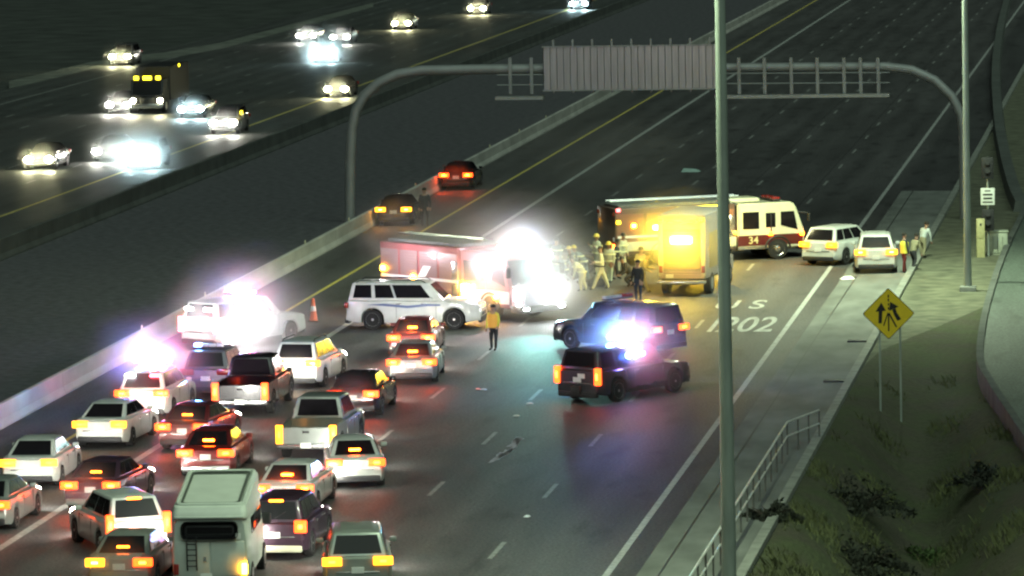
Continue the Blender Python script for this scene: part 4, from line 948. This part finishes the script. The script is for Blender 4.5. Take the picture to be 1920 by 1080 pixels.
# ------------------------------------------------------------------ people
M_SKIN = mat('skin', (.36, .22, .16), .6); M_HAIR = mat('hair_dark', (.02, .016, .012), .7)
def person(label, px, py, az, shirt, trousers, hat=None, vest=None, arms=((-.25, .1, -1), (.25, .1, -1)), fore=None, stride=.12, crouch=0.0, lean=0.0, z=0.0, hold=None, bulk=1.12, scale=1.0, band=None):
    base = G(px, py, z)
    t = thing('person', label, 'person', base, azrot(az), 'people at the crash')
    s = scale; hipz = .92-crouch; lz = R(lean)
    def sp(d): return Vector((math.sin(lz)*d, 0, math.cos(lz)*d))
    V, Ed, Rd, Rg = [], [], [], []
    def add(p_, r_, par, rg):
        V.append(Vector(p_)*s); Rd.append(r_*s*(bulk if rg in 'ts' else 1)); Rg.append(rg); i = len(V)-1
        if par is not None: Ed.append((par, i))
        return i
    pel = add((0, 0, hipz), .135, None, 't'); wst = add(Vector((0, 0, hipz))+sp(.2), .12, pel, 's'); ch = add(Vector((0, 0, hipz))+sp(.42), .15, wst, 's')
    nk = add(Vector((0, 0, hipz))+sp(.58), .065, ch, 'k'); hdp = Vector((0, 0, hipz))+sp(.70)+Vector((.02, 0, 0))
    hd = add(hdp-Vector((0, 0, .02)), .088, nk, 'k'); hd2 = add(hdp+Vector((.008, 0, .075)), .095, hd, 'k'); add(hdp+Vector((.0, 0, .15)), .06, hd2, 'k')
    for k, sd in enumerate((1, -1)):
        hp = add((0, sd*.10, hipz-.05), .10, pel, 't'); st = stride*(1 if k == 0 else -1)
        kn = add((st*.55+crouch*.75, sd*.12, .48-crouch*.35), .066, hp, 't'); an = add((st-crouch*.1, sd*.12, .09), .045, kn, 't'); add((st+.17-crouch*.1, sd*.14, .035), .04, an, 'b')
        shp = Vector((0, sd*.19, hipz))+sp(.49); sh_ = add(shp, .075, ch, 's')
        d1 = Vector(arms[k]); d1 = Vector((d1[1], d1[0]*-1 if False else (abs(d1[0])*sd), d1[2])).normalized()
        d2 = Vector(fore[k]).normalized() if fore else Vector((.25, 0, -1)).normalized()
        el = add(shp+d1*.29, .048, sh_, 's'); wp = shp+d1*.29+d2*.25; wr_ = add(wp, .032, el, 's'); pm = add(wp+d2*.07, .034, wr_, 'h')
        side = Vector((0, 1, 0)) if abs(d2.y) < .8 else Vector((1, 0, 0)); side = (side-d2*side.dot(d2)).normalized(); nrm = d2.cross(side)
        for q, (o_, ln) in enumerate(((-.03, .065), (-.01, .08), (.01, .075), (.03, .055))):
            f1 = add(wp+d2*(.07+.03)+side*o_, .0095, pm, 'h'); f2 = add(wp+d2*(.10+ln*.55)+side*o_+nrm*.008, .0088, f1, 'h'); add(wp+d2*(.10+ln*.95)+side*o_+nrm*.025, .008, f2, 'h')
        th = add(wp+d2*.05+side*.048*-1, .0105, pm, 'h'); add(wp+d2*.085-side*.068, .009, th, 'h')
    me = bpy.data.meshes.new('body'); me.from_pydata([tuple(v) for v in V], Ed, []); o = bpy.data.objects.new('tmp', me); COL.objects.link(o)
    o.modifiers.new('skin', 'SKIN'); o.modifiers['skin'].use_smooth_shade = True
    for i, sv in enumerate(me.skin_vertices[0].data): sv.radius = (Rd[i], Rd[i]*(1.28 if Rg[i] == 's' and Rd[i] > .1 else 1)); sv.use_root = (i == 0)
    ss = o.modifiers.new('sub', 'SUBSURF'); ss.levels = 1; ss.render_levels = 1
    dg = bpy.context.evaluated_depsgraph_get(); bme = bpy.data.meshes.new_from_object(o.evaluated_get(dg)); bpy.data.objects.remove(o)
    bme.materials.clear()
    for m in (trousers, shirt, M_SKIN, mat('boots', (.015, .013, .012), .7)): bme.materials.append(m)
    ix = {'t': 0, 's': 1, 'k': 2, 'h': 2, 'b': 3}
    mids = [((V[a_]+V[b_])/2, Rg[b_]) for a_, b_ in Ed]+[(V[i], Rg[i]) for i in range(len(V))]
    for f in bme.polygons: f.material_index = ix[min(mids, key=lambda q: (q[0]-f.center).length_squared)[1]]
    bo = bpy.data.objects.new('body', bme); COL.objects.link(bo); bo.parent = t
    hz = hdp*s
    # face and ears
    fm = MB(); fm.sphere(hz+Vector((.098, 0, .045))*s, (.016*s, .012*s, .02*s), 8, 6)
    for sd in (-1, 1): fm.sphere(hz+Vector((.0, sd*.095, .05))*s, (.018*s, .01*s, .03*s), 8, 6)
    fm.build('face', M_SKIN, t)
    fm = MB()
    for sd in (-1, 1): fm.sphere(hz+Vector((.088, sd*.034, .075))*s, (.01*s, .013*s, .008*s), 6, 5)
    fm.box(hz+Vector((.09, 0, .005))*s, (.01*s, .04*s, .008*s)); fm.build('eyes_and_mouth', M_HAIR, t)
    if hat:
        hm = MB(); hm.lathe([(.175*s, .085*s), (.17*s, .095*s), (.118*s, .10*s), (.112*s, .16*s), (.075*s, .215*s), (.015*s, .232*s)], hz, 16); hm.build('helmet', hat, t)
    else:
        hm = MB(); hm.lathe([(.099*s, .07*s), (.104*s, .12*s), (.085*s, .17*s), (.02*s, .195*s)], hz+Vector((-.012*s, 0, 0)), 14); hm.build('hair', M_HAIR, t)
    if vest:
        a0 = Vector((0, 0, hipz))+sp(.02); rings = []
        for d_, rx, ry in ((-.02, .18, .235), (.12, .175, .225), (.3, .192, .245), (.44, .19, .25), (.52, .13, .18)):
            c_ = (Vector((0, 0, hipz))+sp(d_))*s; rings.append([c_+Vector((rx*math.cos(2*math.pi*k/16), ry*math.sin(2*math.pi*k/16), 0))*s for k in range(16)])
        MB().loft(rings, cap=False).build('vest', vest, t)
    if band:
        for d_, rx, ry in ((.06, .155*bulk, .20*bulk),) if band is M_BLK else ((.06, .155*bulk, .20*bulk), (.36, .17*bulk, .235*bulk)):
            c_ = (Vector((0, 0, hipz))+sp(d_))*s; rr_ = [[c_+Vector((rx*math.cos(2*math.pi*k/16), ry*math.sin(2*math.pi*k/16), dz))*s for k in range(16)] for dz in (-.03, .03)]
            MB().loft(rr_, cap=False).build('belt' if band is M_BLK else 'reflective_band', band, t)
    return t
C_DARK = mat('cloth_dark', (.03, .03, .035), .9, noise=.2); C_NAVY = mat('cloth_navy', (.03, .04, .07), .9, noise=.2); C_HIVIS = mat('hivis_yellow', (.72, .66, .08), .6); C_HIVO = mat('hivis_orange', (.8, .40, .06), .6)
C_TURN = mat('turnout_tan', (.50, .52, .36), .85, noise=.12); C_TEAL = mat('turnout_grey', (.14, .20, .23), .85, noise=.15); C_PALE = mat('cloth_pale', (.5, .55, .53), .85); C_KHAKI = mat('cloth_khaki', (.28, .26, .16), .85)
REFL = mat('reflective_trim', (.85, .88, .55), .35); H_YEL = mat('helmet_yellow', (.75, .58, .08), .4); H_BLK = mat('helmet_black', (.02, .02, .02), .4)
person('person in a yellow vest standing alone on the road right of the white sport utility', 926, 657, 200, C_HIVIS, C_DARK, vest=C_HIVO, stride=.05, fore=((.6, .1, -.5), (.2, 0, -1)))
person('person in dark clothes standing near the barrier beside the amber lit car', 797, 424, 170, C_DARK, C_DARK, stride=.1, scale=1.08)
person('firefighter in pale turnout gear walking left with a dark belt and long stride', 1127, 543, 255, C_TURN, C_TURN, stride=.34, bulk=1.38, fore=((.9, .1, .1), (.7, -.1, -.2)), band=M_BLK, hat=None, scale=1.06)
person('firefighter in grey gear and yellow helmet bending forward beside the fire engine', 1096, 530, 262, C_TEAL, C_TEAL, hat=H_YEL, lean=38, bulk=1.38, band=REFL, stride=.2, fore=((.5, 0, -.7), (.6, .1, -.6)))
person('firefighter kneeling low in blue grey gear next to the glaring cab', 1060, 528, 250, C_TEAL, C_TEAL, hat=H_BLK, crouch=.42, bulk=1.38, band=REFL, lean=30, stride=.2, fore=((.8, 0, -.4), (.7, 0, -.5)))
person('firefighter in yellow helmet stooping behind the one in grey gear', 1082, 524, 240, C_TEAL, C_NAVY, hat=H_YEL, crouch=.22, bulk=1.38, band=REFL, lean=30, fore=((.7, 0, -.5), (.7, 0, -.5)))
person('person in dark uniform standing in front of the fire engine with straight legs', 1197, 566, 200, C_DARK, C_NAVY, stride=.04)
person('firefighter in black gear at the rear of the cream fire engine', 1153, 524, 90, C_DARK, C_DARK, hat=H_BLK, lean=12, bulk=1.38, band=REFL)
person('firefighter in khaki gear reaching towards the amber lit rescue truck', 1202, 549, 100, C_KHAKI, C_KHAKI, lean=25, bulk=1.38, fore=((.9, 0, -.2), (.8, .1, -.4)), stride=.25)
person('person in a yellow vest standing by the parked white sport utility', 1696, 512, 60, C_DARK, P_MAROON, vest=C_HIVIS)
person('person in brown clothes bending beside the kerb right of the parked car', 1712, 505, 40, C_KHAKI, C_DARK, crouch=.15, lean=20)
person('person in a pale shirt leaning over the kerb behind the others', 1730, 482, 30, C_PALE, C_KHAKI, crouch=.1, lean=30)

person('firefighter in blue grey gear standing upright nearest the engine windscreen', 1045, 522, 210, C_TEAL, C_TEAL, hat=H_BLK, bulk=1.35, band=REFL, fore=((.5, .1, -.8), (.6, 0, -.6)))
person('firefighter in black gear crouching by the rear wheel of the cream engine', 1184, 537, 250, C_DARK, C_DARK, hat=H_BLK, crouch=.35, lean=35, bulk=1.35, fore=((.8, 0, -.5), (.7, 0, -.6)))
person('firefighter in tan gear and black helmet with back turned beside the amber lit rescue truck', 1203, 541, 20, C_TURN, C_DARK, hat=H_BLK, bulk=1.35, band=REFL)

for lb_, px_, py_, az_, kw_ in (('firefighter in pale turnout gear with raised arm behind the two bending ones', 1120, 514, 230, dict(fore=((.9, 0, .5), (.7, 0, .7)), hat=H_YEL)),
        ('firefighter in pale turnout gear bowed over the ground left of the striding one', 1094, 546, 265, dict(lean=42, crouch=.1, hat=H_BLK)),
        ('firefighter in pale turnout gear standing still between the striding one and the engine wheel', 1143, 530, 200, dict(hat=H_YEL)),
        ('firefighter in pale turnout gear carrying a bag by the rear corner of the cream engine', 1166, 512, 120, dict(hat=H_BLK, lean=8))):
    person(lb_, px_, py_, az_, C_TURN, C_TURN, bulk=1.36, band=REFL, **kw_)
bag = thing('equipment_bag', 'dark equipment bag dropped on the road among the firefighters', 'bag', G(1118, 538), .4)
MB().box((0, 0, .18), (.75, .38, .36), bev=.1).build('body', C_DARK, bag); MB().tube([(-.2, 0, .34), (-.1, 0, .46), (.1, 0, .46), (.2, 0, .34)], .02, 6).build('handle', M_BLK, bag)
st_ = thing('stretcher', 'folding stretcher with a pale mattress standing behind the kneeling firefighter', 'stretcher', G(1068, 520), 1.1)
MB().box((0, 0, .72), (1.9, .55, .12), bev=.05).build('mattress', C_PALE, st_); MB().box((0, 0, .62), (1.95, .58, .05)).build('frame', M_CHR, st_)
for sx in (-.7, .7):
    for sy_ in (-.25, .25):
        MB().tube([(sx, sy_, .6), (sx*.8, sy_, .1)], .02, 6).build('leg', M_CHR, st_); MB().sphere((sx*.8, sy_, .08), (.08, .03, .08), 10, 8).build('wheel', M_RUB, st_)

# ------------------------------------------------------------------ small things on the road
def cone(px, py, label, s=1.0):
    t = thing('traffic_cone', label, 'traffic cone', G(px, py))
    MB().box((0, 0, .025), (.40*s, .40*s, .05), bev=.01).build('base', M_BLK, t)
    MB().lathe([(.16*s, .05), (.12*s, .35*s), (.07*s, .8*s), (.055*s, .92*s), (.03*s, .93*s)], n=16).build('body', mat('cone_orange', (.75, .16, .07), .5), t)
    MB().lathe([(.118*s, .42*s), (.094*s, .62*s)], n=16).build('band', mat('cone_band', (.75, .75, .75), .4), t)
cone(588, 603, 'tall orange traffic cone with a pale band on the yellow line side of the road', 1.05)
for k, (px, py, m, lb_) in enumerate(((968, 780, (.8, .8, .8), 'white reflective road stud, lower of the pair by a dash'), (993, 757, (.8, .8, .8), 'white reflective road stud, upper of the pair by a dash'), (988, 969, (.8, .8, .8), 'white scrap lying alone in the lower middle of the road'), (897, 730, (.8, .25, .25), 'reddish fragment lying on the road right of the pale sedan'), (907, 731, (.5, .5, .5), 'grey fragment lying beside the reddish one'), (1590, 523, (.85, .88, .85), 'pale broken panel lying by the parked white sport utility'))):
    sc_ = 2.6 if k == 5 else 1
    mb = MB().hull8([Vector(v)*sc_ for v in ((-.12, -.08, 0), (.12, -.1, 0), (.14, .08, 0), (-.1, .1, 0), (-.07, -.04, .05), (.06, -.05, .045), (.07, .04, .05), (-.06, .05, .04))], bev=.01, seg=2)
    o = mb.build('road_stud' if k < 2 else 'fragment', mat('scrap%d' % k if k > 2 else 'stud_white', m, .35)); o.location = G(px, py, .005 if k != 5 else .012); o.rotation_euler = (0, 0, k*.7); tag(o, lb_, 'road stud' if k < 2 else 'debris')
t_ = MB().hull8([Vector(v) for v in ((-.55, -.3, 0), (.5, -.35, 0), (.6, .3, 0), (-.5, .35, 0), (-.4, -.1, .22), (.3, -.1, .18), (.45, .1, .12), (-.35, .12, .2))], bev=.03, seg=2).build('fragment', mat('scrap_green', (.35, .5, .45), .4)); t_.location = G(1295, 322, .005)
tag(t_, 'greenish torn panel lying on the road behind the cream fire engine', 'debris')
for k, (px, py) in enumerate(((1610, 641), (1563, 716))):
    o = MB().box((0, 0, .04), (.9, .5, .09), bev=.02).build('drain_grate', mat('grate_iron', (.03, .03, .03), .6)); o.location = (XK-.35, G(px, py).y, .0); tag(o, ('dark drain grate at the kerb beside the yellow diamond sign', 'dark drain grate at the kerb nearer the railing')[k], 'drain grate')

# ------------------------------------------------------------------ planting on the bank
def leaf_mesh(mb, c, s, r_):
    a = Vector((r_.gauss(0, 1), r_.gauss(0, 1), r_.gauss(0, 1))).normalized(); b_ = a.cross(Vector((r_.gauss(0, 1), r_.gauss(0, 1), r_.gauss(0, 1)))).normalized()
    mb.quad(c-a*s-b_*s*.3, c+a*s*.2-b_*s*.5, c+a*s+b_*s*.3, c-a*s*.2+b_*s*.5)
def onland(px, py):
    z = -1.0
    for _ in range(12): p_ = G(px, py, z); z = land_z(p_.x, p_.y)
    return p_
rg = random.Random(11)
M_LEAF = mat('leaf_dark', (.022, .026, .016), .8, noise=.5, nscale=3); M_LEAF2 = mat('leaf_green', (.05, .085, .022), .8, noise=.5, nscale=3)
for px, py, rr_, hh, m, lb_ in ((1605, 960, 1.7, 1.2, M_LEAF, 'wide dark shrub on the bank right of the railing'), (1612, 1070, 1.6, 1.1, M_LEAF, 'dark shrub at the bottom edge below the wide one'), (1445, 975, .8, .6, M_LEAF, 'small dark shrub close against the foot of the railing'),
                          (1850, 905, 1.1, .7, M_LEAF, 'reddish dark shrub near the ramp wall at the right'), (1745, 1050, 1.0, .5, M_LEAF2, 'low green shrub at the bottom right of the bank')):
    b0 = onland(px, py); t = thing('shrub', lb_, 'shrub', b0)
    mb = MB()
    for _ in range(1500):
        th = rg.uniform(0, 6.283); u = rg.random()**.5; lob = 1+.28*math.sin(3*th+px)+.16*math.sin(7*th)
        x, y = u*rr_*lob*math.cos(th), u*rr_*lob*math.sin(th)*.9; zt = hh*(1-u**2.2)*(.7+.5*math.sin(5*x+px)*math.cos(4*y))
        leaf_mesh(mb, Vector((x, y, max(.02, zt*rg.uniform(.25, 1)))), rg.uniform(.04, .11), rg)
    mb.build('foliage', m, t, False)
    st = MB()
    for k in range(9):
        a = k*.7; st.tube([(0, 0, -.1), (.5*rr_*math.cos(a), .5*rr_*math.sin(a), hh*.45), (.8*rr_*math.cos(a), .8*rr_*math.sin(a), hh*.6)], [.03, .02, .008], 5)
    st.build('stem', mat('twig', (.05, .04, .03), .9), t)
mb = MB()
for _ in range(26000):
    x = XK+.5+rg.random()*12; y = rg.uniform(126, 186)
    if y > brk_y(x)-.5: continue
    if math.sin(x*1.9+y*.75)+math.sin(x*1.1-y*.6+2)+rg.gauss(0, .6)+(150-y)*.045 < .75: continue
    z = land_z(x, y); 
    for b_ in range(3):
        a = rg.uniform(0, 6.28); l = rg.uniform(.10, .34); dx, dy = math.cos(a)*l*.7, math.sin(a)*l*.7; wv = .018
        q = Vector((x+rg.uniform(-.1, .1), y+rg.uniform(-.1, .1), z-.02))
        mb.quad(q+Vector((-wv, 0, 0)), q+Vector((wv, 0, 0)), q+Vector((dx*.6+wv*.6, dy*.6, l*.7)), q+Vector((dx, dy, l)))
tag(mb.build('grass', mat('grass_blades', (.085, .095, .036), .8, noise=.5, nscale=.7), None, False), 'patchy dark grass growing down the bank right of the railing', 'grass', None, 'stuff')

# ------------------------------------------------------------------ volumes added round lamps to give them bloom, plus thin drifting smoke
def bloom_smoke(c, r, dens, power=2.0):
    o = MB().sphere((0, 0, 0), (1, 1, 1), 28, 18).build('bloom_smoke', M_BLK); o.location = c; o.scale = r; o['kind'] = 'stuff'
    m = bpy.data.materials.new('bloom_smoke_air'); m.use_nodes = True; n = m.node_tree; L_ = n.links; n.nodes.remove(n.nodes['Principled BSDF'])
    pv = n.nodes.new('ShaderNodeVolumePrincipled'); pv.inputs['Color'].default_value = (.95, .97, .97, 1); pv.inputs['Anisotropy'].default_value = .35
    tc = n.nodes.new('ShaderNodeTexCoord'); ln = n.nodes.new('ShaderNodeVectorMath'); ln.operation = 'LENGTH'; L_.new(tc.outputs['Object'], ln.inputs[0])
    def mth(op, a, b_=None):
        k = n.nodes.new('ShaderNodeMath'); k.operation = op; k.use_clamp = op == 'SUBTRACT'
        for q, v in ((0, a), (1, b_)):
            if v is None: continue
            if isinstance(v, (int, float)): k.inputs[q].default_value = v
            else: L_.new(v, k.inputs[q])
        return k.outputs[0]
    f = mth('POWER', mth('SUBTRACT', 1.0, ln.outputs['Value']), power)
    nz = n.nodes.new('ShaderNodeTexNoise'); nz.inputs['Scale'].default_value = 2.2; nz.inputs['Detail'].default_value = 3; L_.new(tc.outputs['Object'], nz.inputs['Vector'])
    L_.new(mth('MULTIPLY', mth('MULTIPLY', f, mth('ADD', mth('MULTIPLY', nz.outputs['Fac'], 1.6), .2)), dens), pv.inputs['Density'])
    L_.new(pv.outputs[0], n.nodes['Material Output'].inputs['Volume'])
    o.data.materials.clear(); o.data.materials.append(m)

for o in list(bpy.data.objects):
    lb_ = o.get('label', '')
    def W(l): return o.location+Matrix.Rotation(o.rotation_euler.z, 3, 'Z') @ Vector(l)
    if lb_.startswith('red fire engine'): bloom_smoke(W((4.1, -.1, 1.9)), (5.2, 5, 4.4), 1.0, 4.0); bloom_smoke(W((1, -1, 3.6)), (6, 5, 2.6), .03, 1.5)
    if 'lost in white glare' in lb_: bloom_smoke(W((-1.6, -1.6, .8)), (4.6, 4.4, 4.2), .42, 2.8)
    if lb_.startswith('white police vehicle with violet'): bloom_smoke(W((-.9, 0, 1.6)), (3.6, 3.6, 3.2), .6, 3.8)
    if lb_.startswith('dark police vehicle with upright'): bloom_smoke(W((-.6, -.9, 1.6)), (3.8, 3.8, 3.2), .5, 3.4)
    if lb_.startswith('cream and maroon'): bloom_smoke(W((-2.5, 6, 4.5)), (6, 5, 3.0), .04, 1.2)
    if lb_.startswith('boxy rescue truck'): bloom_smoke(bloom_at, (3.4, 3.4, 3.0), .36, 2.4)
    if 'brightest blue white' in lb_ or 'huge green white' in lb_: bloom_smoke(W((2.4, 0, .9)), (4.6, 5, 3.6), 1.1, 3.8)
for o in list(bpy.data.objects):          # added mist puffs that draw halos round brake lights and oncoming headlights
    if o.parent or o.type != 'EMPTY': continue
    def W(l): return o.location+Matrix.Rotation(o.rotation_euler.z, 3, 'Z') @ Vector(l)
    g = o.get('group', '')
    if g.startswith('oncoming') and 'brightest blue' not in o['label'] and 'huge green' not in o['label']: bloom_smoke(W((2.5, 0, .7)), (1.9, 2.1, 1.6), .26, 2.6)
    if any(c.name.startswith('tail_light') and any(k.name.startswith('bulb') and k.data.materials[0] in (E_BRAKE, E_AMBER) for k in c.children) for c in o.children): bloom_smoke(W((-2.6, 0, .8)), (1.3, 1.6, 1.1), .30, 2.0)
